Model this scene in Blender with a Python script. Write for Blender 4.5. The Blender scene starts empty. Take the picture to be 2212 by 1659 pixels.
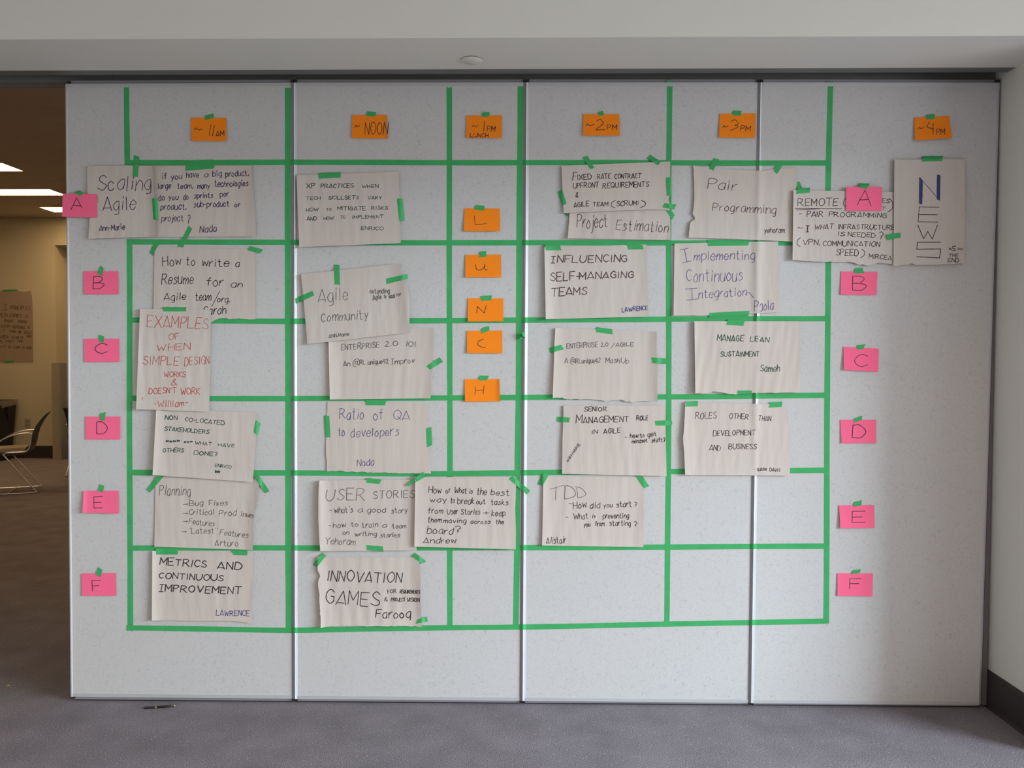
import bpy, random
from math import sin, cos, radians, pi, hypot, exp, atan2, sqrt
from mathutils import Matrix, Vector
random.seed(7)
SC = bpy.context.scene
COL = SC.collection

# ------------------------------------------------------------------ camera
F = 1789.0                      # focal length in pixels of a 2212 x 1659 frame
H = 1.4634                      # eye height
YF = 3.48                       # front face of the partition
R = Matrix.Rotation(radians(0.8), 3, 'Z') @ Matrix.Rotation(radians(90 - 1.65), 3, 'X') @ Matrix.Rotation(radians(0.1), 3, 'Z')
cam_d = bpy.data.cameras.new('camera')
cam_d.sensor_fit = 'HORIZONTAL'; cam_d.sensor_width = 36.0; cam_d.lens = 36.0 * F / 2212.0
cam_d.clip_start = 0.05; cam_d.clip_end = 100
cam = bpy.data.objects.new('camera', cam_d); COL.objects.link(cam)
cam.matrix_world = Matrix.Translation((0, 0, H)) @ R.to_4x4()
SC.camera = cam

# ------------------------------------------------------------------ world, lights, exposure
SC.view_settings.view_transform = 'Standard'; SC.view_settings.look = 'None'
SC.view_settings.exposure = 0.0; SC.view_settings.gamma = 1.0; SC.view_settings.use_curve_mapping = False
w = bpy.data.worlds.new('world'); SC.world = w; w.use_nodes = True
bg = w.node_tree.nodes['Background']
bg.inputs[0].default_value = (0.72, 0.84, 1.0, 1); bg.inputs[1].default_value = 0.15

# the glazing beside and behind the camera: extent along the room, sill and head
WYC, WYL, WZ0, WZ1 = -0.30, 5.4, 0.1, 2.5
def area(name, loc, rot, sx, sy, power, color):
    l = bpy.data.lights.new(name, 'AREA'); l.shape = 'RECTANGLE'; l.size = sx; l.size_y = sy
    l.energy = power; l.color = color
    o = bpy.data.objects.new(name, l); o.location = loc; o.rotation_euler = rot; COL.objects.link(o)
    return o
# daylight through the glazing of the right-hand wall, beside and behind the camera
def towards(name, loc, at, sx, sy, power, rgb):
    m_ = max(rgb); o = area(name, loc, (0, 0, 0), sx, sy, power * m_, [c_/m_ for c_ in rgb])
    o.rotation_euler = (Vector(at) - Vector(loc)).to_track_quat('-Z', 'Y').to_euler()
# overcast sky outside the glazing: bands of sky standing above the skyline, and the pale skyline itself
towards('sky_low', (14, -0.3, 3.6), (3.6, -0.3, 1.3), 16, 1.6, 3000, (1.24, 1.52, 1.70))
towards('sky_middle', (14, -0.3, 5.6), (3.6, -0.3, 1.3), 16, 2.4, 3000, (0.50, 0.46, 0.52))
towards('sky_high', (14, -0.3, 8.6), (3.6, -0.3, 1.3), 16, 3.6, 3000, (1.35, 1.72, 2.05))
towards('skyline', (5.5, -0.3, 1.3), (3.6, -0.3, 1.3), 8, 2.4, 700, (0.34, 0.36, 0.36))
towards('warm_fill_far', (-0.5, -12.0, 3.4), (-0.5, -3.0, 1.3), 16, 1.4, 3000, (0.105, 0.082, 0.062))  # added distant fill that warms and lifts the lower partition
# added warm fill from behind the camera; no lamps are known there
towards('warm_fill_behind', (-0.5, -5.0, 1.3), (-0.5, -3.0, 1.3), 10, 2.4, 700, (0.052, 0.034, 0.020))

# ------------------------------------------------------------------ helpers
def ray(px, py):
    return R @ Vector(((px - 1106.0) / F, -(py - 829.5) / F, -1.0))
def P(px, py, Y):               # point of the plane at distance Y seen at a pixel of the photograph
    d = ray(px, py); q = d * (Y / d.y); return Vector((q.x, q.y, q.z + H))
def PF(px, py, z=0.0):          # point of the horizontal plane at height z
    d = ray(px, py); q = d * ((z - H) / d.z); return Vector((q.x, q.y, z))

def mesh(name, vs, fs, mat, parent=None, smooth=False):
    me = bpy.data.meshes.new(name)
    off = parent_loc(parent)
    me.from_pydata([tuple(Vector(v) - off) for v in vs], [], fs)
    if mat: me.materials.append(mat)
    if smooth:
        for p in me.polygons: p.use_smooth = True
    me.update()
    o = bpy.data.objects.new(name, me); COL.objects.link(o)
    if parent: o.parent = parent
    return o
def parent_loc(p):
    v = Vector((0, 0, 0))
    while p is not None: v += p.location; p = p.parent
    return v
def root(name, loc, label, cat, group=None):
    o = bpy.data.objects.new(name, None); o.location = loc; o.empty_display_size = 0.05; COL.objects.link(o)
    tag(o, label, cat, group); return o
def tag(o, label=None, cat=None, group=None, kind=None):
    if label: o['label'] = label
    if cat: o['category'] = cat
    if group: o['group'] = group
    if kind: o['kind'] = kind
    return o

class MB:
    def __init__(s): s.v = []; s.f = []
    def box(s, a, b):
        x0, y0, z0 = a; x1, y1, z1 = b; n = len(s.v)
        s.v += [Vector(c) for c in ((x0,y0,z0),(x1,y0,z0),(x1,y1,z0),(x0,y1,z0),(x0,y0,z1),(x1,y0,z1),(x1,y1,z1),(x0,y1,z1))]
        s.f += [tuple(n + i for i in q) for q in ((0,3,2,1),(4,5,6,7),(0,1,5,4),(1,2,6,5),(2,3,7,6),(3,0,4,7))]
        return s
    def hexa(s, front, back):   # two matching quads
        n = len(s.v); s.v += [Vector(p) for p in front] + [Vector(p) for p in back]
        s.f += [(n,n+3,n+2,n+1),(n+4,n+5,n+6,n+7)] + [(n+i, n+(i+1) % 4, n+4+(i+1) % 4, n+4+i) for i in range(4)]
        return s
    def sweep(s, a, b, prof_closed=False):  # two rails of points joined
        n = len(s.v); k = len(a); s.v += [Vector(p) for p in a] + [Vector(p) for p in b]
        for i in range(k - (0 if prof_closed else 1)):
            j = (i + 1) % k; s.f.append((n+i, n+j, n+k+j, n+k+i))
        return s
    def tube(s, pts, r, seg=10, caps=True):
        pts = [Vector(p) for p in pts]; n0 = len(s.v); k = len(pts)
        up = Vector((0, 0, 1)); prev = None
        for i, p in enumerate(pts):
            t = (pts[min(i+1, k-1)] - pts[max(i-1, 0)]).normalized()
            if prev is None:
                a = t.orthogonal().normalized()
            else:
                a = (prev - t * prev.dot(t)).normalized()
            prev = a; b = t.cross(a)
            for j in range(seg):
                th = 2*pi*j/seg; s.v.append(p + (a*cos(th) + b*sin(th)) * r)
        for i in range(k-1):
            for j in range(seg):
                j2 = (j+1) % seg
                s.f.append((n0+i*seg+j, n0+i*seg+j2, n0+(i+1)*seg+j2, n0+(i+1)*seg+j))
        if caps:
            s.f.append(tuple(n0 + j for j in reversed(range(seg)))); s.f.append(tuple(n0+(k-1)*seg+j for j in range(seg)))
        return s
    def lathe(s, prof, seg, M):  # prof (r, h) about local z, placed by matrix M
        n0 = len(s.v); k = len(prof)
        for r, h in prof:
            for j in range(seg):
                th = 2*pi*j/seg; s.v.append(M @ Vector((r*cos(th), r*sin(th), h)))
        for i in range(k-1):
            for j in range(seg):
                j2 = (j+1) % seg; s.f.append((n0+i*seg+j, n0+i*seg+j2, n0+(i+1)*seg+j2, n0+(i+1)*seg+j))
        s.f.append(tuple(n0 + j for j in reversed(range(seg)))); s.f.append(tuple(n0+(k-1)*seg+j for j in range(seg)))
        return s
    def build(s, name, mat, parent=None, smooth=False):
        return mesh(name, s.v, s.f, mat, parent, smooth)
def curve(pts, n=6):            # Catmull-Rom through points (tuples of any size)
    if len(pts) < 3: return [tuple(p) for p in pts]
    out = []
    for i in range(len(pts)-1):
        p0 = pts[max(i-1, 0)]; p1 = pts[i]; p2 = pts[i+1]; p3 = pts[min(i+2, len(pts)-1)]
        for k in range(n):
            t = k / n
            out.append(tuple(0.5*((2*b) + (c-a)*t + (2*a-5*b+4*c-d)*t*t + (-a+3*b-3*c+d)*t**3) for a, b, c, d in zip(p0, p1, p2, p3)))
    out.append(tuple(pts[-1])); return out

# ------------------------------------------------------------------ materials
def newmat(name):
    m = bpy.data.materials.new(name); m.use_nodes = True; nt = m.node_tree
    return m, nt, nt.nodes['Principled BSDF']
def N(nt, kind, **kw):
    n = nt.nodes.new(kind)
    for k, v in kw.items():
        if k.startswith('i_'):
            n.inputs[k[2:].replace('_', ' ')].default_value = v
        else: setattr(n, k, v)
    return n
def L(nt, a, b): nt.links.new(a, b)
def flat(name, c, rough=0.6, metal=0.0, bump=0.0, bscale=200, spec=0.5, var=0.0):
    m, nt, b = newmat(name)
    b.inputs['Base Color'].default_value = (*c, 1); b.inputs['Roughness'].default_value = rough
    b.inputs['Metallic'].default_value = metal; b.inputs['Specular IOR Level'].default_value = spec
    tc = N(nt, 'ShaderNodeTexCoord'); nz = N(nt, 'ShaderNodeTexNoise', i_Scale=bscale, i_Detail=3.0)
    L(nt, tc.outputs['Object'], nz.inputs['Vector'])
    if var:
        mx = N(nt, 'ShaderNodeMix', data_type='RGBA')
        mx.inputs['A'].default_value = (*[x*(1-var) for x in c], 1); mx.inputs['B'].default_value = (*[min(1, x*(1+var)) for x in c], 1)
        L(nt, nz.outputs['Fac'], mx.inputs['Factor']); L(nt, mx.outputs['Result'], b.inputs['Base Color'])
    if bump:
        bp = N(nt, 'ShaderNodeBump', i_Strength=bump, i_Distance=0.001)
        L(nt, nz.outputs['Fac'], bp.inputs['Height']); L(nt, bp.outputs['Normal'], b.inputs['Normal'])
    return m
def emit(name, c, s):
    m, nt, b = newmat(name); nt.nodes.remove(b)
    e = N(nt, 'ShaderNodeEmission', i_Strength=s); e.inputs['Color'].default_value = (*c, 1)
    L(nt, e.outputs[0], nt.nodes['Material Output'].inputs['Surface']); return m

def vinyl():
    m, nt, b = newmat('flecked_vinyl'); b.inputs['Roughness'].default_value = 0.62; b.inputs['Specular IOR Level'].default_value = 0.25
    tc = N(nt, 'ShaderNodeTexCoord')
    def hair(off, scale, width, mscale, thr):
        mp = N(nt, 'ShaderNodeMapping'); mp.inputs['Location'].default_value = (off, off*1.7, off*0.6)
        L(nt, tc.outputs['Object'], mp.inputs['Vector'])
        nd = N(nt, 'ShaderNodeTexNoise', i_Scale=scale*0.9, i_Detail=1.0); L(nt, mp.outputs[0], nd.inputs['Vector'])
        vs_ = N(nt, 'ShaderNodeVectorMath', operation='SCALE'); vs_.inputs['Scale'].default_value = 1.1/scale; L(nt, nd.outputs['Color'], vs_.inputs[0])
        va = N(nt, 'ShaderNodeVectorMath', operation='ADD'); L(nt, vs_.outputs[0], va.inputs[0]); L(nt, mp.outputs[0], va.inputs[1])
        n1 = N(nt, 'ShaderNodeTexVoronoi', i_Scale=scale, feature='DISTANCE_TO_EDGE'); L(nt, va.outputs[0], n1.inputs['Vector'])
        mr = N(nt, 'ShaderNodeMapRange'); mr.inputs[1].default_value = width*0.3; mr.inputs[2].default_value = width; mr.inputs[3].default_value = 1; mr.inputs[4].default_value = 0
        L(nt, n1.outputs['Distance'], mr.inputs[0])
        n2 = N(nt, 'ShaderNodeTexNoise', i_Scale=mscale, i_Detail=1.0); L(nt, mp.outputs[0], n2.inputs['Vector'])
        m2 = N(nt, 'ShaderNodeMapRange'); m2.inputs[1].default_value = thr; m2.inputs[2].default_value = thr+0.03; L(nt, n2.outputs['Fac'], m2.inputs[0])
        mu = N(nt, 'ShaderNodeMath', operation='MULTIPLY'); L(nt, mr.outputs[0], mu.inputs[0]); L(nt, m2.outputs[0], mu.inputs[1])
        return mu.outputs[0]
    hs = [hair(3.1, 46, 0.027, 56, 0.54), hair(11.7, 54, 0.031, 70, 0.56), hair(23.3, 36, 0.020, 50, 0.57)]
    mxs = None
    for h in hs:
        if mxs is None: mxs = h
        else:
            q = N(nt, 'ShaderNodeMath', operation='MAXIMUM'); L(nt, mxs, q.inputs[0]); L(nt, h, q.inputs[1]); mxs = q.outputs[0]
    c1 = N(nt, 'ShaderNodeMix', data_type='RGBA'); c1.inputs['A'].default_value = (0.57, 0.56, 0.555, 1); c1.inputs['B'].default_value = (0.30, 0.30, 0.32, 1)
    mk = N(nt, 'ShaderNodeMath', operation='MULTIPLY'); mk.inputs[1].default_value = 0.42; L(nt, mxs, mk.inputs[0])
    L(nt, mk.outputs[0], c1.inputs['Factor'])
    nf = N(nt, 'ShaderNodeTexNoise', i_Scale=420.0, i_Detail=2.0); L(nt, tc.outputs['Object'], nf.inputs['Vector'])
    mr = N(nt, 'ShaderNodeMapRange'); mr.inputs[1].default_value = 0.3; mr.inputs[2].default_value = 0.7; mr.inputs[3].default_value = 0.91; mr.inputs[4].default_value = 1.07
    L(nt, nf.outputs['Fac'], mr.inputs[0])
    hs2 = N(nt, 'ShaderNodeVectorMath', operation='SCALE'); L(nt, c1.outputs['Result'], hs2.inputs[0]); L(nt, mr.outputs[0], hs2.inputs['Scale'])
    L(nt, hs2.outputs[0], b.inputs['Base Color'])
    bp = N(nt, 'ShaderNodeBump', i_Strength=0.12, i_Distance=0.0006); L(nt, nf.outputs['Fac'], bp.inputs['Height']); L(nt, bp.outputs[0], b.inputs['Normal'])
    return m
def carpet():
    m, nt, b = newmat('speckled_carpet'); b.inputs['Roughness'].default_value = 1.0; b.inputs['Specular IOR Level'].default_value = 0.1
    tc = N(nt, 'ShaderNodeTexCoord')
    n1 = N(nt, 'ShaderNodeTexNoise', i_Scale=260.0, i_Detail=3.0); L(nt, tc.outputs['Object'], n1.inputs['Vector'])
    r1 = N(nt, 'ShaderNodeValToRGB'); e = r1.color_ramp.elements
    e[0].position = 0.3; e[0].color = (0.095, 0.083, 0.088, 1); e[1].position = 0.72; e[1].color = (0.37, 0.325, 0.345, 1)
    L(nt, n1.outputs['Fac'], r1.inputs['Fac'])
    n2 = N(nt, 'ShaderNodeTexNoise', i_Scale=5.0, i_Detail=4.0); L(nt, tc.outputs['Object'], n2.inputs['Vector'])
    mr = N(nt, 'ShaderNodeMapRange'); mr.inputs[1].default_value = 0.3; mr.inputs[2].default_value = 0.7; mr.inputs[3].default_value = 0.88; mr.inputs[4].default_value = 1.12
    L(nt, n2.outputs['Fac'], mr.inputs[0])
    sc = N(nt, 'ShaderNodeVectorMath', operation='SCALE'); L(nt, r1.outputs[0], sc.inputs[0]); L(nt, mr.outputs[0], sc.inputs['Scale'])
    v = N(nt, 'ShaderNodeTexVoronoi', i_Scale=84.0); L(nt, tc.outputs['Object'], v.inputs['Vector'])
    m2 = N(nt, 'ShaderNodeMapRange'); m2.inputs[1].default_value = 0.10; m2.inputs[2].default_value = 0.16; m2.inputs[3].default_value = 1; m2.inputs[4].default_value = 0
    L(nt, v.outputs['Distance'], m2.inputs[0])
    sp = N(nt, 'ShaderNodeSeparateColor'); L(nt, v.outputs['Color'], sp.inputs[0])
    g = N(nt, 'ShaderNodeMath', operation='GREATER_THAN'); g.inputs[1].default_value = 0.62; L(nt, sp.outputs[0], g.inputs[0])
    mu = N(nt, 'ShaderNodeMath', operation='MULTIPLY'); L(nt, m2.outputs[0], mu.inputs[0]); L(nt, g.outputs[0], mu.inputs[1])
    mx = N(nt, 'ShaderNodeMix', data_type='RGBA'); mx.inputs['B'].default_value = (0.62, 0.56, 0.45, 1)
    L(nt, mu.outputs[0], mx.inputs['Factor']); L(nt, sc.outputs[0], mx.inputs['A']); L(nt, mx.outputs['Result'], b.inputs['Base Color'])
    bp = N(nt, 'ShaderNodeBump', i_Strength=0.6, i_Distance=0.003); L(nt, n1.outputs['Fac'], bp.inputs['Height']); L(nt, bp.outputs[0], b.inputs['Normal'])
    return m
def paper(name, c, warm=0.0):
    m, nt, b = newmat(name); b.inputs['Roughness'].default_value = 0.85; b.inputs['Specular IOR Level'].default_value = 0.15
    tc = N(nt, 'ShaderNodeTexCoord')
    mp = N(nt, 'ShaderNodeMapping'); mp.inputs['Scale'].default_value = (26, 26, 2.2); L(nt, tc.outputs['Object'], mp.inputs['Vector'])
    n1 = N(nt, 'ShaderNodeTexNoise', i_Scale=1.0, i_Detail=3.0); L(nt, mp.outputs[0], n1.inputs['Vector'])
    mx = N(nt, 'ShaderNodeMix', data_type='RGBA'); mx.inputs['A'].default_value = (c[0]*0.96, c[1]*0.93, c[2]*0.91, 1); mx.inputs['B'].default_value = (c[0]*1.02, c[1]*1.05, c[2]*1.07, 1)
    L(nt, n1.outputs['Fac'], mx.inputs['Factor']); L(nt, mx.outputs['Result'], b.inputs['Base Color'])
    bp = N(nt, 'ShaderNodeBump', i_Strength=0.45, i_Distance=0.004); L(nt, n1.outputs['Fac'], bp.inputs['Height']); L(nt, bp.outputs[0], b.inputs['Normal'])
    return m
def tape():
    m, nt, b = newmat('green_painters_tape'); b.inputs['Roughness'].default_value = 0.7; b.inputs['Specular IOR Level'].default_value = 0.2
    tc = N(nt, 'ShaderNodeTexCoord'); n1 = N(nt, 'ShaderNodeTexNoise', i_Scale=18.0, i_Detail=3.0); L(nt, tc.outputs['Object'], n1.inputs['Vector'])
    mx = N(nt, 'ShaderNodeMix', data_type='RGBA'); mx.inputs['A'].default_value = (0.045, 0.33, 0.10, 1); mx.inputs['B'].default_value = (0.065, 0.45, 0.15, 1)
    L(nt, n1.outputs['Fac'], mx.inputs['Factor']); L(nt, mx.outputs['Result'], b.inputs['Base Color'])
    n2 = N(nt, 'ShaderNodeTexNoise', i_Scale=700.0); L(nt, tc.outputs['Object'], n2.inputs['Vector'])
    bp = N(nt, 'ShaderNodeBump', i_Strength=0.3, i_Distance=0.0006); L(nt, n2.outputs['Fac'], bp.inputs['Height']); L(nt, bp.outputs[0], b.inputs['Normal'])
    return m
VINYL = vinyl(); CARPET = carpet(); TAPE = tape()
WHITE = flat('white_paint', (0.75, 0.735, 0.685), 0.9, bump=0.08, bscale=400, spec=0.2)
CREAM = flat('cream_paint', (0.62, 0.56, 0.42), 0.9, bump=0.08, bscale=300, spec=0.2)
TILE = flat('ceiling_board', (0.58, 0.50, 0.42), 0.95, bump=0.3, bscale=250, spec=0.1)
VOID = flat('dark_joint', (0.02, 0.02, 0.02), 0.9)
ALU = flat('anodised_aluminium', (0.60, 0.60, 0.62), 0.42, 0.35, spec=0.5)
ALU_D = flat('dull_and_shaded_aluminium', (0.33, 0.33, 0.36), 0.5, 0.4)
ALU_LT = flat('highlight_aluminium', (0.86, 0.87, 0.88), 0.35, 0.2)
TRACKM = flat('track_aluminium', (0.22, 0.22, 0.21), 0.5, 0.5)
BLACK = flat('black_rubber', (0.015, 0.015, 0.017), 0.6)
BASEB = flat('brown_baseboard', (0.035, 0.028, 0.027), 0.55, bump=0.2, bscale=90, var=0.2)
ORANGE = flat('orange_card', (1.0, 0.26, 0.012), 0.8, spec=0.2, bump=0.1, var=0.03)
PINK = flat('pink_card', (1.0, 0.155, 0.30), 0.8, spec=0.2, bump=0.1, var=0.03)
PAPER = paper('newsprint_paper', (0.60, 0.535, 0.485))
KRAFT = paper('newsprint_paper_far', (0.40, 0.31, 0.25))
CHROME = flat('chrome', (0.75, 0.73, 0.70), 0.22, 0.95)
SHELL = flat('black_chair_shell', (0.018, 0.017, 0.016), 0.4)
PAD = flat('tan_seat_pad', (0.34, 0.28, 0.22), 0.9, bump=0.3)
INK = {'k': flat('black_ink', (0.02, 0.017, 0.022), 0.7), 'n': flat('navy_ink', (0.035, 0.03, 0.11), 0.7),
       'b': flat('blue_ink', (0.03, 0.045, 0.20), 0.7), 'p': flat('violet_ink', (0.10, 0.085, 0.26), 0.7),
       'g': flat('green_ink', (0.012, 0.07, 0.05), 0.7), 'r': flat('red_ink', (0.52, 0.075, 0.06), 0.7),
       's': flat('grey_ink', (0.10, 0.095, 0.105), 0.7), 'm': flat('maroon_black_ink', (0.055, 0.025, 0.04), 0.7),
       'e': flat('pale_green_ink', (0.085, 0.10, 0.085), 0.7), 'f': flat('faded_brown_ink', (0.10, 0.06, 0.035), 0.7)}

# ------------------------------------------------------------------ seams of the partition
SEAMS = [((634.2, 180), (636.5, 1509)), ((1136.8, 178), (1128.2, 1514)), ((1642.6, 178), (1621.9, 1518))]
def seam_x(i, y):
    (x0, y0), (x1, y1) = SEAMS[i]; return x0 + (x1-x0) * (y-y0) / (y1-y0)
def prof(x, y):                 # how far the aluminium seam trims stand proud (m)
    best = 0.0
    for i in range(3):
        d = x - seam_x(i, y)
        if -6.2 < d < -0.6: best = max(best, 0.0075 * (d + 6.2) / 5.6)
        elif -0.6 <= d <= 1.8: best = max(best, 0.0080)
        elif 1.8 < d < 6.6: best = max(best, 0.0080 * (6.6 - d) / 4.8)
    return best
def prof_soft(x, y):            # the same, as a sheet of paper stretched over it follows it
    best = 0.0
    for i in range(3):
        d = abs(x - seam_x(i, y) - 0.6)
        if d < 16: best = max(best, 0.0085 * (1 - d/16)**0.8 if d > 4 else 0.0085)
    return best
def W(px, py, h): return P(px, py, YF - h)

# ------------------------------------------------------------------ setting
ZS = H + 1.177                  # underside of the soffit
XR = 1.972                      # face of the right wall
def struct(name, a, b, mat):
    return tag(MB().box(a, b).build(name, mat), kind='structure')
tag(mesh('floor', [(-10, -4.5, 0), (5, -4.5, 0), (5, 12.6, 0), (-10, 12.6, 0)], [(0, 1, 2, 3)], CARPET), kind='structure')
YB = 12.166
struct('soffit_beam', (-4.6, 3.059, ZS), (XR + 0.001, 3.385, 3.60), WHITE)
struct('header_over_track', (-4.6, 3.385, ZS + 0.05), (XR + 0.001, 3.64, 3.60), WHITE)
struct('wall_right', (XR, 3.07, 0), (4.6, 3.64, 3.60), WHITE)
struct('wall_left', (-5.0, -4.5, 0), (-4.6, 3.64, 3.60), WHITE)
struct('wall_rear_left', (-10.0, 3.44, 0), (-5.0, 3.64, 3.60), CREAM)
struct('ceiling', (-4.6, -4.5, 3.0), (3.6, 3.059, 3.15), WHITE)
struct('wall_behind', (-4.6, -3.1, 2.5), (3.6, -3.0, 3.0), WHITE)
# glazed wall beside the camera
wb = MB()
wy0, wy1 = WYC - WYL/2, WYC + WYL/2
wb.box((3.60, -4.5, 0), (3.70, 3.07, WZ0)); wb.box((3.60, -4.5, WZ1), (3.70, 3.07, 3.60)); wb.box((3.60, wy1, WZ0), (3.70, 3.07, WZ1)); wb.box((3.60, -4.5, WZ0), (3.70, wy0, WZ1))
tag(wb.build('wall_window_side', WHITE), kind='structure')
wf = MB()
for i in range(6):
    y = wy0 + i * (WYL-0.04)/5; wf.box((3.62, y, WZ0), (3.68, y + 0.04, WZ1))
for z in (WZ0, WZ1 - 0.04): wf.box((3.62, wy0, z), (3.68, wy1, z + 0.04))
tag(wf.build('window_1', ALU), kind='structure')
# baseboard of the right wall: a coved vinyl strip with a sloped top edge
def baseboard(name, line, hgt, th, side):
    a, b = Vector(line[0]), Vector(line[1]); n = Vector(side)
    pr = [(0, hgt), (th*0.45, hgt - 0.001), (th, hgt - 0.012), (th, 0.012), (th + 0.005, 0.0)]
    m = MB(); m.sweep([a + n*d + Vector((0, 0, z)) for d, z in pr], [b + n*d + Vector((0, 0, z)) for d, z in pr])
    return tag(m.build(name, BASEB), kind='structure')
baseboard('baseboard_right', ((XR, 3.07, 0), (XR, 3.56, 0)), 0.158, 0.010, (-1, 0, 0))
baseboard('baseboard_return', ((XR - 0.015, 3.07, 0), (3.6, 3.07, 0)), 0.158, 0.010, (0, -1, 0))

# sliding-panel track let into the soffit
tr = root('ceiling_track', (-1.3, 3.48, ZS), 'dark grey metal ceiling track the partition panels hang from', 'ceiling track')
ZT = ZS
m = MB(); m.box((-4.6, 3.3855, ZT - 0.0015), (XR - 0.002, 3.392, ZT + 0.03)); m.box((-4.6, 3.395, ZT), (XR - 0.002, 3.440, ZT + 0.03)); m.build('front_rail', TRACKM, tr)
m = MB(); m.box((-4.6, 3.525, ZT), (XR - 0.002, 3.572, ZT + 0.03)); m.box((-4.6, 3.576, ZT - 0.0015), (XR - 0.002, 3.60, ZT + 0.045)); m.build('rear_rail', TRACKM, tr)
MB().box((-4.6, 3.385, ZT + 0.045), (XR - 0.002, 3.605, ZT + 0.049)).build('slot_lining', VOID, tr)

# ------------------------------------------------------------------ the partition panels
PANEL_TOP = [(141, 634.2, 181, 178.5), (634.2, 1136.8, 178.5, 178), (1136.8, 1642.6, 178, 178), (1642.6, 2160, 178, 178.5)]
PANEL_BOT = [(152, 636.5, 1505, 1509.5), (636.5, 1128.2, 1510, 1514), (1128.2, 1621.9, 1514, 1518.5), (1621.9, 2118.5, 1519, 1523)]
FLOORY = [(1514.5, 1518), (1518, 1521.5), (1521.5, 1524.5), (1524.5, 1528)]
plabel = ['leftmost flecked grey partition panel, its free edge beside the open doorway',
          'second partition panel from the left, carrying the LUNCH letter cards',
          'third partition panel from the left, under the 2 PM card',
          'rightmost partition panel, against the right wall under the 4 PM card']
def lerp(a, b, t): return a + (b - a) * t
for i in range(4):
    xa, xb, ya, yb = PANEL_TOP[i]; xc, xd, yc, yd = PANEL_BOT[i]
    g = root('partition_panel', P((xc+xd)/2, (yc+yd)/2, YF + 0.04), plabel[i], 'partition panel', 'sliding partition panels')
    def q(u, v, h=0.0):         # u across, v down the panel's frame, in photograph fractions
        x = lerp(lerp(xa, xb, u), lerp(xc, xd, u), v); y = lerp(lerp(ya, yb, u), lerp(yc, yd, u), v)
        return W(x, y, h)
    Wt, Wb = xb - xa, xd - xc
    lw = 6.5 if i else 5.5; rw = 6.2 if i < 3 else 8.0
    hh = yc - ya
    u0, u1 = lw / Wt, 1 - rw / Wt; v0, v1 = 8.2 / hh, 1 - 7.0 / hh
    # board: front skin with a slight step at its rim, and the body behind it
    fr = [q(u0, v0), q(u1, v0), q(u1, v1), q(u0, v1)]
    bk = [p + Vector((0, 0.075, 0)) for p in fr]
    MB().hexa(fr, bk).build('face_board', VINYL, g)
    # rails: top, bottom
    def rail(name, va, vb, ua, ub, d, mat):
        a = [q(ua, va, d), q(ub, va, d), q(ub, vb, d), q(ua, vb, d)]
        return MB().hexa(a, [p + Vector((0, 0.078, 0)) for p in a]).build(name, mat, g)
    rail('top_trim', 0, v0, u0, u1, 0.0018, ALU)
    rail('bottom_trim', v1, 1, u0, u1, 0.0018, ALU)
    # seals: stepped back behind the trims
    a = [q(0.012, -6.5/hh, -0.008), q(0.988, -6.5/hh, -0.008), q(0.988, 0.001, -0.008), q(0.012, 0.001, -0.008)]
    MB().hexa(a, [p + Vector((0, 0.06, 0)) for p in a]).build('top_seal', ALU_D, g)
    fy0, fy1 = FLOORY[i]
    a = [q(0.012, 0.999, -0.006), q(0.988, 0.999, -0.006)]
    lo = [Vector((a[1].x, a[1].y, 0.006)), Vector((a[0].x, a[0].y, 0.006))]
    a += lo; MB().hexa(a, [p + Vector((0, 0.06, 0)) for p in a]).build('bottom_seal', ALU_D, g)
    a2 = [a[3] + Vector((0, 0.004, 0)), a[2] + Vector((0, 0.004, 0)), Vector((a[2].x, a[2].y + 0.004, 0.0)), Vector((a[3].x, a[3].y + 0.004, 0.0))]
    MB().hexa(a2, [p + Vector((0, 0.05, 0)) for p in a2]).build('floor_gasket', BLACK, g)
    # side trims (extruded profiles); offsets in photograph pixels from the joint and metres proud
    def side(name, sd, prf, mat, ext=0.0):
        def rails(v):
            x = lerp(xa if sd == 0 else xb, xc if sd == 0 else xd, v); y = lerp(ya if sd == 0 else yb, yc if sd == 0 else yd, v)
            return [W(x + o, y, d) for o, d in prf]
        return MB().sweep(rails(-ext/hh), rails(1)).build(name, mat, g)
    if i == 0:
        side('side_trim', 0, [(0.0, -0.08), (0.0, 0.002), (1.2, 0.005), (3.0, 0.005), (5.5, 0.0)], ALU)
    else:
        side('side_trim', 0, [(0.3, -0.03), (0.3, 0.0075), (0.7, 0.0085), (2.0, 0.0080), (2.4, 0.0060), (2.8, 0.0062)], ALU_LT)  # paler metal colour stands in for the highlight along the ridge
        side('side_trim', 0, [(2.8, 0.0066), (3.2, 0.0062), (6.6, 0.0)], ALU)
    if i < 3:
        side('side_trim', 1, [(-6.2, 0.0), (-0.9, 0.0075), (-0.5, 0.0070), (-0.4, -0.03)], ALU_D)  # darker metal colour stands in for shade on the left-facing flank
    else:
        side('side_trim', 1, [(-8.0, 0.0), (-4.6, 0.006), (-3.6, 0.006), (-1.2, 0.002), (0.0, -0.002), (0.0, -0.08)], ALU)
    if i < 3:                   # dark strip added to keep back-room light from showing through the joint
        a = [W(xb - 2.0, yb - 6, -0.012), W(xb + 2.0, yb - 6, -0.012), W(xd + 2.0, yd + 3, -0.012), W(xd - 2.0, yd + 3, -0.012)]
        MB().hexa(a, [p + Vector((0, 0.05, 0)) for p in a]).build('joint_light_stop', BLACK, g)
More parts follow.
